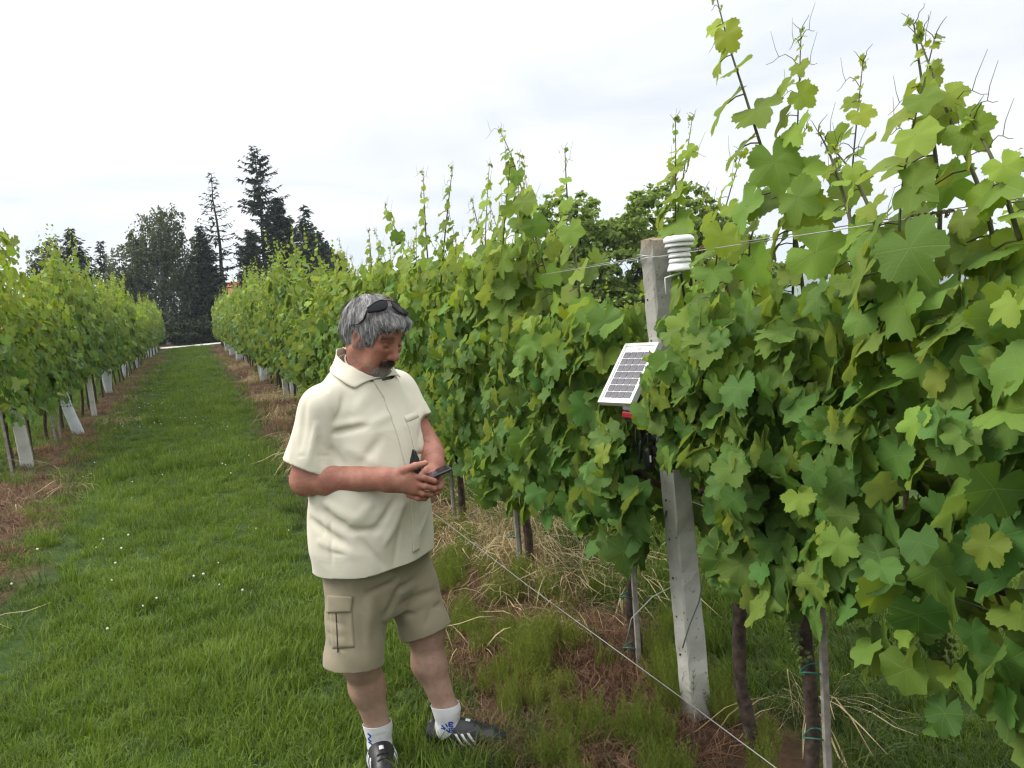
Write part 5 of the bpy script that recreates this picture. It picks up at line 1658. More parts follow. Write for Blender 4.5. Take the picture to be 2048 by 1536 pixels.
def build_man():
    rng = np.random.default_rng(2)
    root = empty("person", (MAN[0], MAN[1], MAN_Z), math.atan2(MR[1], MR[0]))
    tag(root, "grey-haired man in a cream short-sleeved shirt and khaki shorts looking down at a phone", "person")
    skin, cream, khaki = skin_mat(), cloth_mat("cream cotton", (.63, .588, .475), .04, 6), cloth_mat("khaki cotton", (.285, .245, .165), .10, 9)

    # ---------------- body
    zs = np.concatenate([np.arange(-.02, .90, .0065), np.arange(.90, 1.10, .0027), np.arange(1.10, 1.31, .0065), np.arange(1.31, 1.72, .0034)])
    G = Field(np.arange(-.40, .42, .0034), np.arange(-.42, .27, .0034), zs)
    G.loft(None, [(.74, -.01, -.01, .13, .13, .17), (.95, -.015, -.026, .15, .12, .175), (1.15, -.01, -.01, .12, .11, .165), (1.30, -.005, 0, .09, .11, .15), (1.40, .02, 0, .06, .06, .07)], F2, L2, C2)
    # legs: hip, knee, ankle
    kneeR, ankR = mp(722, 1322, -.06), mp(757, 1462, -.01); hipR = B3(0, -.095, .80)
    kneeL, ankL = mp(851, 1262, .05), mp(896, 1442, .03); hipL = B3(0, .095, .80)
    footR = mp(770, 1535, -.12); footR[2] = .03
    calves = []
    for hip, kn, an, toe in ((hipR, kneeR, ankR, np.array([ankR[0] + .01, ankR[1] - .11, .03])), (hipL, kneeL, ankL, np.array([ankL[0] + .11, ankL[1] - .04, .03]))):
        an = an.copy(); an[2] = .085
        G.cap(hip, kn, .095, .066, .03)
        back = -unit(np.array([toe[0] - an[0], toe[1] - an[1], 0]))
        calf = kn * .66 + an * .34 + back * .016; calves.append(calf)
        G.cap(kn + np.array([0, 0, .02]), calf, .060, .060, .03); G.cap(calf, an + np.array([0, 0, .05]), .058, .040, .03); G.cap(an + np.array([0, 0, .05]), an, .040, .037, .02)
        G.cap(kn - back * .022, kn - back * .018 - np.array([0, 0, .02]), .040, .038, .02)
        G.cap(an + back * .02 - np.array([0, 0, .03]), toe, .036, .03, .02)
    # arms
    G.cap(J["sR"], J["eR"], .062, .053, .03); G.cap(J["sL"], J["eL"], .060, .048, .03)
    fm = J["eR"] * .72 + J["wR"] * .28
    G.cap(J["eR"], fm + np.array([0, 0, .004]), .050, .052, .02); G.cap(fm, J["wR"], .050, .034, .02, flat=(np.array([0, 1.0, 0]), .9))
    G.cap(J["eR"] + np.array([-.012, .012, -.012]), J["eR"] + np.array([.0, .012, -.016]), .036, .034, .02)
    G.cap(J["eL"], J["eL"] * .6 + J["wL"] * .4, .046, .045, .02); G.cap(J["eL"] * .6 + J["wL"] * .4, J["wL"], .045, .033, .02)
    # right hand (left in the picture): palm in front of the belly, fingers curled under the phone hand
    w = J["wR"]
    p1, p2 = mp(812, 957, -.275), mp(828, 972, -.272)
    G.cap(w, p1, .033, .029, .015, flat=(np.array([0, 1.0, 0]), .72)); G.cap(w + np.array([.01, 0, -.012]), p2, .030, .027, .015, flat=(np.array([0, 1.0, 0]), .75))
    G.cap(p1, p2, .028, .027, .012, flat=(np.array([0, 1.0, 0]), .75))
    def finger(pts, r, k=.004):
        q = [mp(x, y, d) for x, y, d in pts]; G.chain(q, [r * 1.08, r, r * .95, r * .80][:len(q)] if len(q) == 4 else list(np.linspace(r * 1.05, r * .82, len(q))), k)
        return q
    finger([(824, 953, -.278), (848, 956, -.290), (868, 962, -.278), (874, 965, -.245)], .0098)
    finger([(826, 966, -.280), (850, 973, -.292), (868, 977, -.276), (872, 976, -.240)], .0100)
    finger([(824, 979, -.276), (846, 987, -.285), (862, 989, -.268), (866, 986, -.236)], .0095)
    finger([(817, 990, -.268), (836, 997, -.274), (850, 997, -.260), (856, 993, -.232)], .0084)
    finger([(790, 950, -.268), (808, 940, -.286), (830, 932, -.284), (851, 926, -.266)], .0112, .008)
    # left hand: comes from behind, thumb on the phone
    w = J["wL"]; q1 = mp(862, 948, -.195)
    G.cap(w, q1, .031, .027, .015); G.cap(q1, mp(866, 958, -.225), .028, .024, .012)
    finger([(856, 938, -.205), (846, 946, -.236), (840, 956, -.250), (836, 963, -.248)], .0105, .008)
    finger([(870, 945, -.215), (868, 950, -.240), (862, 956, -.256), (853, 958, -.262)], .0092)
    finger([(880, 955, -.215), (884, 966, -.228), (880, 974, -.246), (872, 976, -.250)], .0092)
    finger([(876, 965, -.215), (880, 977, -.226), (874, 985, -.240), (866, 987, -.244)], .0090)
    # neck and head
    G.cap(B3(.01, 0, 1.31), H(-.032, 0, -.055), .054, .057, .03)
    G.cap(B3(-.03, -.09, 1.315), B3(-.02, 0, 1.37), .045, .055, .03); G.cap(B3(-.03, .09, 1.315), B3(-.02, 0, 1.37), .045, .055, .03)
    e = lambda c, r, k, m="add": G.ell(H(*c), HM, np.array(r) * HS, k, m)
    e((-.010, 0, .035), (.097, .078, .088), .02)             # skull
    e((.020, 0, -.020), (.074, .066, .090), .03)             # face
    G.cap(H(.040, -.024, -.088), H(.040, .024, -.088), .030, .030, .03)   # jaw and chin
    e((.062, 0, -.102), (.024, .026, .020), .02)
    for s_ in (-1, 1):
        G.cap(H(-.012, .056 * s_, -.055), H(.040, .030 * s_, -.088), .022, .022, .03)
        e((.060, .040 * s_, -.018), (.026, .026, .020), .02)   # cheekbone
        e((.056, .044 * s_, -.052), (.024, .020, .026), .02)   # cheek
        G.cap(H(.079, .014 * s_, .024), H(.064, .052 * s_, .020), .0125, .011, .012)   # brow
        e((.090, .033 * s_, .002), (.016, .017, .011), .010, "sub")     # eye socket
        e((.070, .033 * s_, .002), (.0150, .0155, .0135), .004)         # eye under the lowered lid
        e((.094, .0145 * s_, -.040), (.0105, .0085, .0085), .006)       # nostril wing
        e((-.012, .076 * s_, -.006), (.018, .008, .032), .006)          # ear
        e((-.004, .082 * s_, -.004), (.009, .005, .017), .004, "sub")
        e((-.008, .076 * s_, -.033), (.010, .007, .010), .006)
    G.cap(H(.080, 0, .012), H(.104, 0, -.030), .0095, .0120, .010)      # nose
    e((.106, 0, -.036), (.0135, .0125, .0115), .008)
    e((.080, 0, -.064), (.017, .026, .016), .012)            # upper lip and muzzle
    e((.080, 0, -.078), (.014, .020, .008), .008)
    G.cap(H(.102, -.020, -.0705), H(.102, .020, -.0705), .0032, .0032, .005, "sub")
    V, Q = G.skin()
    body = link("body", mesh("body", V, Q, skin, True), root)
    bV = V

    # ---------------- shirt
    zs = np.arange(.63, 1.46, .0046)
    S = Field(np.arange(-.42, .27, .0046), np.arange(-.32, .30, .0046), zs)
    S.loft(None, [(.60, -.004, -.020, .168, .160, .212), (.70, -.004, -.022, .176, .160, .219), (.82, -.006, -.026, .187, .160, .228), (.95, -.006, -.026, .194, .152, .226), (1.08, -.004, -.018, .180, .148, .216), (1.20, -.004, -.006, .154, .145, .204),
                  (1.28, -.008, 0, .126, .136, .188), (1.33, -.012, 0, .114, .118, .160), (1.37, -.010, 0, .100, .100, .118), (1.41, -.002, 0, .090, .080, .082), (1.47, .008, 0, .084, .070, .068)], F2, L2, C2, .01)
    for sj, ej, hem in (("sR", "eR", .80), ("sL", "eL", .55)):
        a, b = J[sj], J[ej]; d = unit(b - a); hemp = a + (b - a) * (hem + .12)
        hp = mp(612, 932, -.135) if sj == "sR" else a + (b - a) * hem
        S.sleeve(a + np.array([0, 0, .0]), hemp, .074, .087 if sj == "sR" else .078, .03, hp, unit(d + np.array([-.10, 0, 0])) if sj == "sR" else d)
        S.cap(B3(-.018, -.07 if sj == "sR" else .07, 1.350), a + np.array([0, 0, .004]), .050, .070, .04)
    # folds: creases at the armpit, across the belly, pull lines towards the placket, sleeve folds
    sR, eR = J["sR"], J["eR"]
    def vdir(x, y): return unit(mp(x, y, .1) - mp(x, y, -.45))
    def on(x, y): return S.hit(mp(x, y, -.45), vdir(x, y), far=.9)[0]
    def fold(x0, y0, x1, y1, w, d):
        a, b = on(x0, y0), on(x1, y1); S.groove(a, b, w, d * 1.5)
    for f in ((658, 1008, 664, 1128, .006, .003), (660, 1040, 690, 1046, .006, .002), (661, 1075, 688, 1083, .006, .002), (663, 1105, 690, 1110, .006, .002), (632, 752, 652, 785, .007, .003), (652, 785, 664, 825, .007, .003), (664, 825, 668, 866, .007, .003), (846, 745, 856, 790, .007, .003), (570, 905, 600, 912, .006, .002), (600, 912, 660, 912, .006, .002), (668, 866, 735, 852, .010, .008), (668, 852, 725, 842, .012, -.005), (664, 900, 690, 935, .012, .006), (640, 1020, 705, 1062, .016, .008), (650, 1006, 720, 1040, .014, -.005), (622, 1040, 690, 1090, .014, .006),
              (705, 1062, 765, 1058, .014, .005), (740, 1010, 700, 1050, .014, -.006), (790, 1000, 745, 1070, .014, .006), (806, 1010, 770, 1090, .012, -.005), (640, 1085, 720, 1110, .014, -.004), (720, 1080, 770, 1135, .012, .005), (800, 1060, 790, 1135, .010, .005),
              (690, 790, 665, 850, .014, .005), (655, 790, 655, 880, .014, -.006), (612, 800, 600, 900, .012, .005), (632, 850, 618, 925, .010, -.005), (590, 850, 580, 920, .012, -.004), (640, 880, 645, 930, .010, .006),
              (735, 790, 700, 830, .020, -.004), (760, 880, 720, 930, .018, .005), (700, 900, 760, 935, .016, -.004), (780, 830, 740, 850, .014, -.004), (850, 830, 835, 880, .012, .005), (862, 960, 840, 1010, .012, .006), (855, 1020, 835, 1070, .012, -.005), (668, 950, 640, 1000, .014, .006), (845, 780, 830, 820, .012, .004)):
        fold(*f)
    ph = np.random.default_rng(4).random(8) * 6
    def ripple(X, Y, Z):
        r = .0022 * np.sin(X * 31 + Z * 17 + ph[0] + 1.5 * np.sin(Z * 13 + Y * 9)) + .0016 * np.sin(Y * 44 - Z * 23 + X * 14 + ph[1]) + .0018 * np.sin(Z * 29 + X * 11 - Y * 18 + ph[2] + 1.2 * np.sin(X * 21))
        hemw = np.clip((.86 - Z) / .2, 0, 1) * .006 * np.sin((X * L2[0] + Y * L2[1]) * 34 + ph[3])
        return (r + hemw).astype(np.float32)
    S.put(ripple, [S.a[0][0], S.a[1][0], S.a[2][0]], [S.a[0][-1], S.a[1][-1], S.a[2][-1]], 0, "disp")
    SV, SQ = S.skin()
    hn = unit(np.array([.03, -.03, -1.0]))
    planes = [(B3(.05, 0, .748), hn, None), (mp(757, 757, -.058) - U3 * .002, unit(np.array([F2[0] * .62, F2[1] * .62, 1.0])), lambda c: c.z > 1.325)]
    sme = cut_mesh(SV, SQ, planes, cream, "shirt")
    shirt = link("shirt", sme, root); add_thickness(shirt, .003)
    # collar: a band round the neck and a folded leaf with two points
    pf = mp(757, 757, -.058); ncen = pf - F3 * .060
    def ring(phi, r_f, r_l, zf, zb):
        return np.array([*(ncen + F3 * (r_f * math.cos(phi)) + L3 * (r_l * math.sin(phi)))[:2], zf + (zb - zf) * (1 - math.cos(phi)) / 2])
    gradS = lambda P_: unit(np.stack([S.sample(P_ + np.eye(3)[k] * .006) - S.sample(P_ - np.eye(3)[k] * .006) for k in range(3)], 1))
    rowsC = []; nb = 9
    for sg_ in (-1, 1):
        for t_ in (np.linspace(0, 1, 26) if sg_ < 0 else np.linspace(1, 0, 26)[1:]):
            phi = RAD(5 + 175 * t_ ** .9) * sg_; pe = RAD(58 + 122 * t_) * sg_
            fold_p = ring(phi, .060, .062, pf[2], 1.455) if t_ else pf + L3 * .005 * sg_
            re = .120 - .026 * t_
            ed = ring(pe, re - .01, re + .012, pf[2] - .030, 1.412)
            for _ in range(6):
                v_ = S.sample(ed[None])[0]; ed = ed - gradS(ed[None])[0] * np.clip(v_ - .007, -.02, .02) * (1 if t_ < .7 else .6)
            rowsC.append([fold_p * (1 - v) + ed * v + U3 * math.sin(v * math.pi) * .006 * (.4 + .6 * t_) for v in np.linspace(0, 1, nb)])
    P = np.array(rowsC); nu, nv = P.shape[:2]; flat = P.reshape(-1, 3)
    for _ in range(4):
        val = S.sample(flat); flat = flat + gradS(flat) * np.clip(.006 - val, 0, .02)[:, None]
    F = [(i * nv + j, (i + 1) * nv + j, (i + 1) * nv + j + 1, i * nv + j + 1) for i in range(nu - 1) for j in range(nv - 1)]
    col = link("collar", mesh("collar", flat, np.array(F), cream, True), shirt); mo = col.modifiers.new("thickness", "SOLIDIFY"); mo.thickness = .003; mo.offset = 1
    band = []
    for a in np.linspace(RAD(3), RAD(357), 50):
        band += [ring(a, .0590, .0605, pf[2] - .001, 1.452), ring(a, .060, .062, pf[2] - .034, 1.405)]
    F = [(2 * i, 2 * i + 1, 2 * i + 3, 2 * i + 2) for i in range(49)]
    b2 = link("collar_band", mesh("collar band", np.array(band), np.array(F), cream, True), shirt); mo = b2.modifiers.new("thickness", "SOLIDIFY"); mo.thickness = .003
    # placket, buttons, pocket, seams: laid on the front of the shirt
    fd = -F3
    plc = [(755, 762), (775, 795), (795, 850), (811, 905), (822, 960), (829, 1015), (831, 1060), (832, 1104)]
    zline = np.array([on(x, y)[2] for x, y in plc]); lline = np.array([(on(x, y)[:2] - C2) @ L2 for x, y in plc]); o_ = np.argsort(zline)
    zg = np.linspace(zline.max() + .006, zline.min() + .004, 70)
    lg = np.interp(zg, zline[o_], lline[o_])
    gr = np.array([[B3(.42, l_ + w_, z_) for w_ in (-.018, -.0165, 0, .0165, .018)] for z_, l_ in zip(zg, lg)])
    patch(S, gr, fd, .0012, "placket", cream, shirt, .0038)
    lp = float(np.interp(1.2, zline[o_], lline[o_]))
    gr = np.array([[B3(.42, lp + .045 + .105 * u - .0 * v, 1.232 - .125 * v + (-.012 * (1 - abs(2 * u - 1)) if v > .95 else 0)) for v in np.linspace(0, 1, 14)] for u in np.linspace(0, 1, 12)])
    patch(S, gr, fd, .0008, "chest_pocket", cream, shirt, .0018)
    gr = np.array([[B3(.42, lp + .045 + .105 * u, 1.232 - .022 * v) for v in (0, .5, 1)] for u in np.linspace(0, 1, 12)])
    patch(S, gr, fd, .0014, "pocket_hem", cream, shirt, .0012)
    # sleeve hem band
    sleeve_d = unit(eR - sR)

    # ---------------- shorts
    zs = np.arange(.36, .90, .005)
    T = Field(np.arange(-.34, .27, .005), np.arange(-.30, .27, .005), zs)
    T.loft(None, [(.56, -.005, -.01, .10, .13, .165), (.64, -.01, -.01, .135, .148, .188), (.76, -.01, -.012, .150, .145, .198), (.90, -.01, -.015, .15, .14, .2)], F2, L2, C2, .02)
    hR, hLp = mp(708, 1318, -.10), mp(850, 1256, .035)
    a = B3(.0, -.098, .74); T.cap(a, hR, .110, .098, .03); T.cap(hR, hR + (hR - a) * .2, .098, .098, .02)
    b = B3(.0, .098, .74); T.cap(b, hLp, .108, .088, .03); T.cap(hLp, hLp + (hLp - b) * .2, .088, .088, .02)
    def onT(x, y): return T.hit(mp(x, y, -.45), vdir(x, y), far=.9)[0]
    for f in ((800, 1175, 770, 1240, .014, .010), (830, 1160, 790, 1180, .012, .006), (870, 1180, 800, 1210, .012, .006), (875, 1150, 815, 1172, .012, -.005), (880, 1210, 815, 1230, .012, .006), (880, 1196, 820, 1216, .010, -.004), (790, 1160, 730, 1190, .014, .006),
              (780, 1150, 700, 1165, .014, -.005), (760, 1200, 770, 1290, .018, .006), (740, 1200, 735, 1300, .018, -.005), (690, 1230, 700, 1300, .012, .004), (655, 1240, 690, 1250, .008, .004), (655, 1265, 690, 1274, .008, .004), (657, 1290, 692, 1298, .008, .004), (720, 1240, 730, 1310, .014, .004), (860, 1225, 850, 1255, .012, .004), (660, 1150, 690, 1175, .012, .005)):
        p0, p1 = onT(f[0], f[1]), onT(f[2], f[3]); T.groove(p0, p1, f[4], f[5] * 1.5)
    def rip(X, Y, Z): return (.0020 * np.sin(Z * 48 + X * 26 + ph[4] + 1.4 * np.sin(X * 30)) + .0018 * np.sin(Y * 40 + Z * 21 + ph[5])).astype(np.float32)
    T.put(rip, [T.a[0][0], T.a[1][0], T.a[2][0]], [T.a[0][-1], T.a[1][-1], T.a[2][-1]], 0, "disp")
    TV, TQ = T.skin()
    mid = .5 * (hR + hLp)
    dR, dL = unit(hR - a), unit(hLp - b)
    side = lambda c: (np.array([c.x, c.y]) - mid[:2]) @ L2
    planes = [(B3(0, 0, .86), np.array([0, 0, 1.0]), None),
              (hR + dR * .012, unit(dR + np.array([.05, 0, 0])), lambda c: c.z < .56 and side(c) < 0), (hLp + dL * .008, dL, lambda c: c.z < .56 and side(c) >= 0)]
    tme = cut_mesh(TV, TQ, planes, khaki, "shorts")
    shorts = link("shorts", tme, root); add_thickness(shorts, .004)
    # cargo pocket on his right thigh: flap, pouch, dark vertical trim
    view = vdir(685, 1240)
    def pgrid(c00, c10, c11, c01, nu, nv, yo=-.45):
        c = [mp(*q, yo) for q in (c00, c10, c11, c01)]
        return np.array([[c[0] * (1 - u) * (1 - v) + c[1] * u * (1 - v) + c[2] * u * v + c[3] * (1 - u) * v for v in np.linspace(0, 1, nv)] for u in np.linspace(0, 1, nu)])
    patch(T, pgrid((652, 1184), (708, 1188), (704, 1222), (650, 1223), 12, 9), view, .004, "pocket_flap", khaki, shorts, .005, .8)
    patch(T, pgrid((656, 1218), (706, 1218), (712, 1300), (662, 1304), 12, 14), view, .001, "cargo_pocket", khaki, shorts, .003, .8)
    trim = simple("dark trim", (.035, .03, .028), .8, .1)
    patch(T, pgrid((670, 1224), (672, 1224), (676, 1312), (674, 1312), 2, 16), view, .0035, "trim", trim, shorts, .002, .8)

    # ---------------- socks and shoes
    sockm = cloth_mat("white sock", (.60, .60, .60), .06, 30, .9, 260); blue = simple("blue print", (.02, .05, .38), .8, .1)
    blackm = simple("black shoe leather", (.012, .012, .014), .42, .45); meshm = simple("black shoe mesh", (.022, .022, .024), .8, .2); solem = simple("grey sole", (.10, .10, .11), .8, .2); wht = simple("white stripe", (.68, .68, .70), .5, .3)
    for (an0, dirv, nm, top) in ((ankR, unit(np.array([.10, -1.0, 0])), "right", .150), (ankL, unit(np.array([.95, -.28, 0])), "left", .158)):
        an = an0.copy(); sd = np.array([-dirv[1], dirv[0], 0]); fx = lambda f, l, z: np.array([an[0], an[1], 0]) + dirv * f + sd * l + U3 * z
        kn = kneeR if nm == "right" else kneeL
        K = Field(np.arange(an[0] - .20, an[0] + .28, .0036), np.arange(an[1] - .30, an[1] + .18, .0036), np.arange(-.01, .20, .0036))
        cf = calves[0 if nm == "right" else 1]; a5 = np.array([an[0], an[1], .135])
        K.cap(cf, a5, .064, .0455, .02); K.cap(a5, np.array([an[0], an[1], .085]), .0455, .043, .02); K.cap(fx(-.015, 0, .055), fx(.05, 0, .05), .043, .036, .02)
        for z in (.075, .092, .108, .122): K.groove(fx(.05, -.05, z), fx(.05, .05, z + .004), .006, .003)
        KV, KQ = K.skin()
        tn = unit(np.array([0, .12, 1.0]))
        me = cut_mesh(KV, KQ, [(np.array([an[0], an[1], top]), tn, None), (np.array([0, 0, .03]), np.array([0, 0, -1.0]), None)], sockm, "sock")
        sock = link("sock", me, root); add_thickness(sock, .002)
        # shoe
        Hs = Field(np.arange(an[0] - .22, an[0] + .30, .0036), np.arange(an[1] - .30, an[1] + .20, .0036), np.arange(-.015, .14, .0036))
        fl = (U3, .85)
        Hs.cap(fx(-.045, 0, .045), fx(.05, 0, .045), .041, .043, .02); Hs.cap(fx(.05, 0, .042), fx(.15, .006, .030), .045, .043, .03, flat=(U3, .8)); Hs.cap(fx(.14, .006, .028), fx(.185, .0, .024), .042, .030, .02, flat=(U3, .8))
        Hs.cap(fx(.03, 0, .075), fx(.10, 0, .055), .030, .030, .02)   # tongue and lacing ridge
        Hs.cap(fx(-.062, 0, .06), fx(-.058, 0, .088), .020, .014, .02)
        Hs.cap(fx(-.05, 0, .006), fx(.17, .004, .006), .040, .040, .01, flat=(U3, .3))
        Hs.cap(fx(-.012, 0, .16), fx(-.008, 0, .08), .037, .036, .008, "sub")
        HV, HQ = Hs.skin()
        me = cut_mesh(HV, HQ, [(np.array([0, 0, -.006]), np.array([0, 0, -1.0]), None)], blackm, "upper")
        shoe = link("shoe", me, root)
        me2 = cut_mesh(HV * 1.0, HQ, [(np.array([0, 0, .017]), np.array([0, 0, 1.0]), None)], solem, "sole")
        c_ = np.array([an[0], an[1], 0]); vv = np.empty(len(me2.vertices) * 3, np.float32); me2.vertices.foreach_get("co", vv); vv = vv.reshape(-1, 3)
        ctr = c_ + dirv * .06; vv[:, :2] = ctr[:2] + (vv[:, :2] - ctr[:2]) * 1.03; me2.vertices.foreach_set("co", vv.ravel()); me2.update()
        link("sole", me2, shoe)
        for sgn in (-1, 1):                                  # three slanting stripes on each side
            for k in range(3):
                f0 = .030 + .022 * k
                gr = np.array([[fx(f0 + .030 * v + .009 * u, -sgn * .12, .068 - .050 * v + .0 * u) for v in np.linspace(0, 1, 7)] for u in (0, .5, 1)])
                patch(Hs, gr, sd * sgn, .0006, "stripe", wht, shoe, .0012, .2)
        gr = np.array([[fx(.066 + .016 * u, -.008 + .016 * v, .2) for v in (0, .5, 1)] for u in (0, .33, .66, 1)])
        patch(Hs, gr, -U3, .0008, "tongue_emblem", wht, shoe, .001, .2)
        for k in range(3):                                   # laces
            gr = np.array([[fx(.078 + .020 * k + .004 * u, -.020 + .040 * v, .2) for v in np.linspace(0, 1, 6)] for u in (0, 1)])
            if k: patch(Hs, gr, -U3, .0016, "lace", meshm, shoe, .002, .2)
        # blue print on the sock: a small star-like mark and two rows of block characters
        pc = (895, 1456) if nm == "left" else (740, 1478)
        def bar(x0, y0, x1, y1, wpx):
            dx, dy = x1 - x0, y1 - y0; L = math.hypot(dx, dy); nx, ny = -dy / L * wpx, dx / L * wpx
            g = np.array([[mp(x0 + dx * u + nx * v, y0 + dy * u + ny * v, an[1] - .2) for v in (-.5, .5)] for u in np.linspace(0, 1, 4)])
            return g
        marks = [(-13, -6, -4, 2, 2.6), (-14, 0, -5, 3, 2.6), (-4, -9, 0, -2, 2.6), (-3, 3, 3, 9, 2.8), (3, -12, 3, -4, 2.6), (3, -12, 11, -12, 2.4), (4, -8, 10, -8, 2.4), (3, -4, 12, -4, 2.4), (11, -12, 11, -9, 2.2), (4, 0, 4, 9, 2.6), (9, 0, 10, 9, 2.6), (4, 0, 14, 0, 2.2), (4, 5, 13, 5, 2.2), (4, 9, 12, 9, 2.2), (14, 0, 13, 8, 2.2)]
        if nm == "right": marks = [(-5, -12, 2, -6, 2.6), (2, -6, -4, 0, 2.6), (-4, 0, 3, 6, 2.6), (-3, 6, 5, 12, 2.6)]
        for mk in marks:
            vd = vdir(*pc); patch(K, bar(pc[0] + mk[0], pc[1] + mk[1], pc[0] + mk[2], pc[1] + mk[3], mk[4]), vd, .0006, "print", blue, sock, .0008, .4)

    # ---------------- hair: a cap of short grey hair plus combed strands
    def hair_mat(nm, ramp):
        t = NT(nm); a = t.new("ShaderNodeAttribute", attribute_name="rnd").outputs["Fac"]
        n = t.noise(70, 3, t.mapv(t.coord(), (1, 1, .25)), .6)
        t.princ(t.ramp(t.math("MULTIPLY_ADD", n, .35, t.math("MULTIPLY", a, .75)), *ramp), .55, .35); return t.m
    greyh = hair_mat("grey hair", ((.12, (.085, .080, .077)), (.42, (.165, .158, .155)), (.70, (.26, .255, .25)), (.95, (.42, .41, .40))))
    hz = np.arange(HC[2] - .12, HC[2] + .20, .004)
    K = Field(np.arange(HC[0] - .19, HC[0] + .19, .004), np.arange(HC[1] - .19, HC[1] + .19, .004), hz)
    K.ell(H(-.014, 0, .036), HM, np.array([.108, .088, .090]) * HS, .01)
    K.ell(H(-.050, 0, .000), HM, np.array([.070, .080, .085]) * HS, .02)
    for s_ in (-1, 1): K.ell(H(.010, .070 * s_, .015), HM, np.array([.035, .014, .045]) * HS, .015)
    K.ell(H(.060, 0, .072), HM, np.array([.044, .066, .028]) * HS, .02)      # fringe
    K.ell(H(.100, 0, -.014), HM, np.array([.075, .095, .075]) * HS, .012, "sub")   # face opening
    K.ell(H(.0, 0, -.105), HM, np.array([.14, .12, .07]) * HS, .015, "sub")
    for s_ in (-1, 1): K.ell(H(.000, .086 * s_, -.012), HM, np.array([.022, .020, .034]) * HS, .006, "sub")
    def mess(X, Y, Z): return (.0022 * np.sin(X * 150 + Y * 60 + 2 * np.sin(Z * 60)) + .002 * np.sin(Y * 140 - X * 50 + Z * 70)).astype(np.float32)
    K.put(mess, [q[0] for q in K.a], [q[-1] for q in K.a], 0, "disp")
    HV_, HQ_ = K.skin()
    hair = link("hair", mesh("hair", HV_, HQ_, greyh, True, attrs={"rnd": np.full(len(HV_), .35)}), root)
    # strands start on the cap and run along it, away from the whorl
    nst = 8500
    tri = HQ_[rng.integers(0, len(HQ_), nst)]; base = HV_[tri].mean(1)
    whorl = H(-.085, .01, .105)
    eps = .004
    def grad(P):
        g = np.stack([K.sample(P + np.eye(3)[k] * eps) - K.sample(P - np.eye(3)[k] * eps) for k in range(3)], 1); return unit(g)
    P = base.copy(); pts = [P - grad(P) * .003]; L = rng.uniform(.030, .058, nst); seg = 6
    jit = rng.normal(0, .13, (nst, 3)); lift = rng.random(nst) ** 4 * .0022
    fwd = ((base - HC) @ HF) / HS; L = L * np.where(fwd > .045, .55, 1.0)
    for k in range(seg):
        g = grad(P); d = unit(P - whorl) + np.array([0, 0, -.45]) + jit
        d = unit(d - (d * g).sum(1, keepdims=True) * g)
        P = P + d * (L / seg)[:, None]
        v = K.sample(P); P = P - grad(P) * np.clip(v - (.0012 + lift * (k + 1)), -.01, .010)[:, None]
        pts.append(P.copy())
    pts = np.stack(pts, 1)                                   # (n, seg+1, 3)
    sidev = unit(np.cross(pts[:, -1] - pts[:, 0], grad(base))); wd = np.array([.8, 1.0, 1.0, .9, .7, .45, .15]) * .0009
    A_ = pts + sidev[:, None] * wd[None, :, None]; B_ = pts - sidev[:, None] * wd[None, :, None]
    SVh = np.stack([A_, B_], 2).reshape(-1, 3); m = seg + 1
    fb = np.array([(2 * k, 2 * k + 1, 2 * k + 3, 2 * k + 2) for k in range(seg)])
    SF = (fb[None] + (np.arange(nst) * 2 * m)[:, None, None]).reshape(-1, 4)
    o = link("hair_strands", mesh("hair strands", SVh, SF, greyh, True, attrs={"rnd": np.repeat(rng.random(nst), 2 * m)}), hair); o["kind"] = "stuff"

    # moustache, goatee stubble, eyebrows and lashes: short strands rooted on the face
    loc = (bV - HC) @ HM / HS
    def strands(name, mask, n, length, dirfn, width, lo, hi, mat, lift=.4):
        idx = np.where(mask)[0]
        if len(idx) == 0: return
        r = bV[idx[rng.integers(0, len(idx), n)]] + rng.normal(0, .0012, (n, 3))
        g = np.stack([G.sample(r + np.eye(3)[k] * .005) - G.sample(r - np.eye(3)[k] * .005) for k in range(3)], 1); g = unit(g)
        d = unit((HM @ dirfn((r - HC) @ HM / HS).T).T + rng.normal(0, .25, (n, 3))); d = unit(d - (d * g).sum(1, keepdims=True) * g * (1 - lift) + g * lift * .5)
        ln = length * rng.uniform(.5, 1.2, n)[:, None]; s_ = unit(np.cross(d, g)) * width
        p0 = r - g * .001; p1 = r + d * ln * .55 + g * .0015; p2 = r + d * ln
        V_ = np.stack([p0 - s_, p0 + s_, p1 - s_ * .8, p1 + s_ * .8, p2], 1).reshape(-1, 3)
        f_ = np.array([(0, 1, 3), (0, 3, 2), (2, 3, 4)]); F_ = (f_[None] + (np.arange(n) * 5)[:, None, None]).reshape(-1, 3)
        o = link(name, mesh(name, V_, F_, mat, True, attrs={"rnd": np.repeat(rng.uniform(lo, hi, n), 5)}), root); o["kind"] = "stuff"
    f_, l_, u_ = loc.T
    darkh = hair_mat("dark grizzled hair", ((.1, (.012, .010, .009)), (.5, (.045, .038, .034)), (.95, (.22, .20, .19))))
    strands("moustache", (f_ > .058) & (np.abs(l_) < .036) & (u_ > -.068) & (u_ < -.049 - .25 * np.maximum(0, np.abs(l_) - .012)), 800, .013, lambda q: np.stack([.1 + 0 * q[:, 0], np.sign(q[:, 1]) * .55, -1 + 0 * q[:, 0]], 1), .00055, 0, .7, darkh, .5)
    lighth = hair_mat("pale grey stubble", ((.1, (.14, .13, .125)), (.5, (.30, .29, .28)), (.95, (.50, .49, .48))))
    strands("beard", (f_ > .010) & (np.abs(l_) < .048) & (u_ < -.082) & (u_ > -.135), 2600, .0055, lambda q: np.stack([.2 + 0 * q[:, 0], 0 * q[:, 0], -1 + 0 * q[:, 0]], 1), .00042, .0, 1.0, lighth, .5)
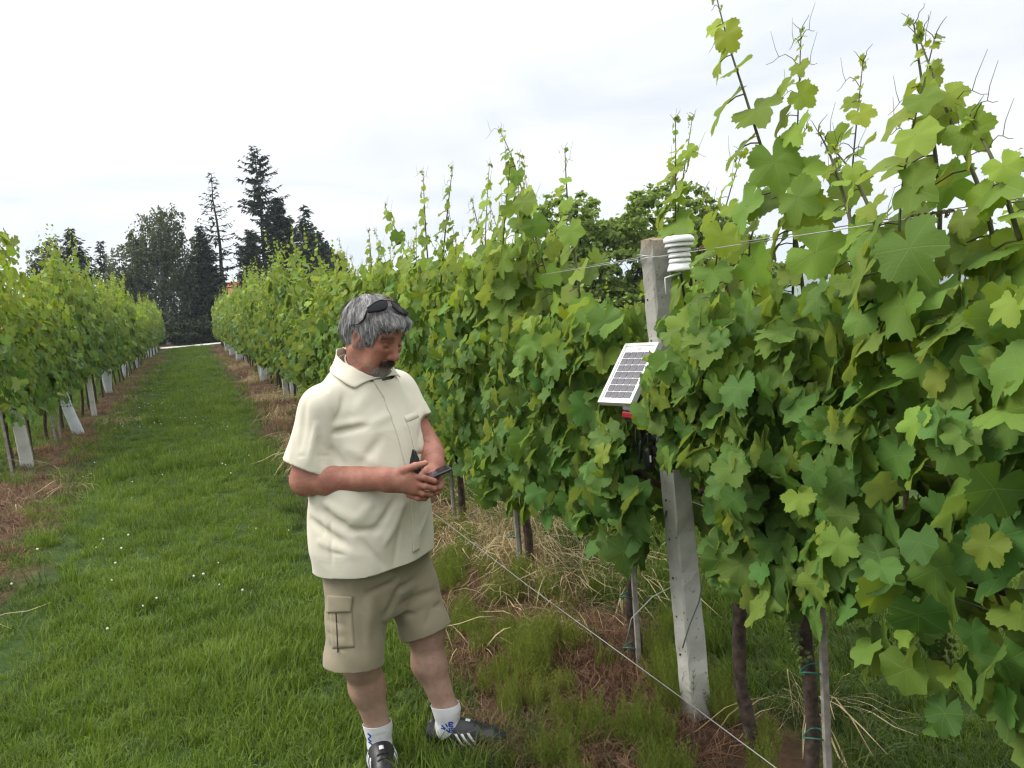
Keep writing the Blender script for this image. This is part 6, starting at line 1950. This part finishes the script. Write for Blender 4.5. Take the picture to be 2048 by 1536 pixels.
    strands("beard", (f_ > -.02) & (np.abs(l_) > .035) & (u_ < -.070) & (u_ > -.12), 500, .0035, lambda q: np.stack([.2 + 0 * q[:, 0], 0 * q[:, 0], -1 + 0 * q[:, 0]], 1), .0004, .0, .9, lighth, .4)
    for s_ in (-1, 1):
        strands("eyebrow", (f_ > .05) & (l_ * s_ > .014) & (l_ * s_ < .056) & (np.abs(u_ - .027 + .12 * np.maximum(0, l_ * s_ - .035)) < .005), 170, .010, lambda q: np.stack([.2 + 0 * q[:, 0], s_ + 0 * q[:, 0], .15 + 0 * q[:, 0]], 1), .00045, .2, 1.0, darkh, .35)
        strands("eyelash", (f_ > .05) & (l_ * s_ > .021) & (l_ * s_ < .047) & (np.abs(u_ + .006) < .0022), 60, .005, lambda q: np.stack([.8 + 0 * q[:, 0], .15 * s_ + 0 * q[:, 0], -.8 + 0 * q[:, 0]], 1), .0003, 0, .3, darkh, .8)

    # ---------------- things he carries: sunglasses pushed up on the hair, phone, folded black case
    def to_world(p):
        p = np.asarray(p); return np.array([MAN[0] + p[0] * MR[0] + p[1] * MV[0], MAN[1] + p[0] * MR[1] + p[1] * MV[1], p[2] + MAN_Z])
    W3 = np.stack([np.array([*MR, 0]), np.array([*MV, 0]), U3], 1)
    lens = NT("dark lens"); lens.princ((.006, .006, .008), .38, .14); lens = lens.m
    frame = simple("black frame", (.012, .012, .013), .35, .5); redf = simple("dark red bridge", (.16, .03, .035), .4, .4)
    sg = empty("sunglasses", tuple(to_world(HC))); tag(sg, "black wraparound sunglasses pushed up on the man's grey hair", "sunglasses")
    gm = RAD(22); GF, GL = HF * math.cos(gm) - HL * math.sin(gm), HL * math.cos(gm) + HF * math.sin(gm)
    def on_hair(l, al, lift_=.010):
        """Point over the hair at sideways offset l and angle al above straight ahead, seen from the ear axis."""
        d = GF * math.cos(al) + HU * math.sin(al); c_ = HC + GL * (l - .010) * HS + HU * .03 * HS
        p = K.hit((c_ + d * .26)[None], -d, n=120, far=.26)[0]; rho = max((p - c_) @ d, (.098 - 5.5 * l * l) * HS)
        return W3 @ (c_ + d * (rho + lift_) - HC)
    AL = RAD(61)
    for s_ in (-1, 1):
        V_ = []; n1, n2 = 15, 7
        for i in range(n1):
            t_ = i / (n1 - 1); l = s_ * (.008 + .062 * t_)
            hgt = RAD(11.5) * math.sin(min(1, t_ * 2.6 + .25) * math.pi / 2) * (1 - .45 * max(0, t_ - .6) / .4)
            for j in range(n2):
                v_ = -1 + 2 * j / (n2 - 1)
                V_.append(on_hair(l, AL + RAD(3) * (1 - t_) - RAD(5) * t_ * t_ + hgt * v_ * (.75 if v_ > 0 else 1.15), .017 - .004 * t_))
        F_ = [(i * n2 + j, (i + 1) * n2 + j, (i + 1) * n2 + j + 1, i * n2 + j + 1) for i in range(n1 - 1) for j in range(n2 - 1)]
        if s_ < 0: F_ = [f[::-1] for f in F_]
        o = link("lens", mesh("lens", np.array(V_), np.array(F_), lens, True), sg); m = o.modifiers.new("thickness", "SOLIDIFY"); m.thickness = .003
        b = MB(); b.tube([V_[i * n2 + n2 - 1] for i in range(n1)], .0020, 6); b.build("rim", frame, sg, True)
        HWm = W3 @ HM
        b = MB(); b.tube([V_[(n1 - 1) * n2 + 3], HWm @ (np.array([.030 + .018 * s_, .093 * s_, .066]) * HS), HWm @ (np.array([.0, .098 * s_, .045]) * HS), HWm @ (np.array([-.035, .094 * s_, .024]) * HS)], [.0045, .0045, .0035, .002], 6, flat=.8); b.build("temple", frame, sg, True)
    b = MB(); b.tube([on_hair(l, AL + RAD(9), .017) for l in (-.012, -.005, .005, .012)], .0030, 6); b.build("bridge", redf, sg, True)
    # phone
    p0, p1 = mp(843, 962, -.268), mp(899, 938, -.250); c = (p0 + p1) / 2; ax = unit(p1 - p0); Lp = float(np.linalg.norm(p1 - p0)) + .012
    wdir = unit(np.array([.12, 1.0, .10]) - ax * (np.array([.12, 1.0, .10]) @ ax)); nr = np.cross(ax, wdir)
    if nr[2] < 0: nr = -nr
    Rm = np.stack([ax, wdir, nr], 1); c = c + wdir * .014
    ph_ = empty("phone", tuple(to_world(c))); tag(ph_, "thin dark phone held almost flat in the man's hands", "phone")
    RW = W3 @ Rm
    pb = simple("dark phone body", (.018, .017, .024), .35, .5); scr = simple("phone screen", (.02, .022, .03), .08, .6)
    b = MB(); b.box((0, 0, 0), (Lp, .058, .0095), RW, .003); b.build("body", pb, ph_)
    b = MB(); b.box(RW @ np.array([0, 0, .0052]), (Lp - .012, .051, .0012), RW); b.build("screen", scr, ph_)
    # folded black case rising between the hands
    base = mp(832, 955, -.235); tip = mp(826, 899, -.225); tip2 = mp(830, 898, -.225); right = mp(842, 926, -.235); left = mp(819, 925, -.225)
    cs = empty("phone_case", tuple(to_world(base))); tag(cs, "folded black case with a pointed top sticking up from the man's hands", "case")
    case = simple("black leather", (.015, .015, .016), .55, .35, var=.2, scale=60)
    def leaf_shape(pts, off, name):
        Wp = [W3 @ (q + np.array([0, off, 0]) - base) for q in pts]; back = W3 @ np.array([0, .005, 0]); n = len(Wp)
        V_ = Wp + [q + back for q in Wp]; F_ = [tuple(range(n)), tuple(range(2 * n - 1, n - 1, -1))] + [(i, i + n, (i + 1) % n + n, (i + 1) % n) for i in range(n)]
        link(name, mesh(name, np.array(V_), F_, case), cs)
    leaf_shape([base + np.array([-.012, 0, 0]), base + np.array([.004, 0, 0]), mp(829, 930, -.235), mp(828, 900, -.230), mp(825, 899, -.230), left], .0, "cover")
    leaf_shape([base + np.array([-.002, 0, 0]), base + np.array([.022, 0, 0]), mp(841, 930, -.235), mp(838, 916, -.235), mp(829, 897, -.230), mp(827, 925, -.235)], -.007, "flap")


build_man()
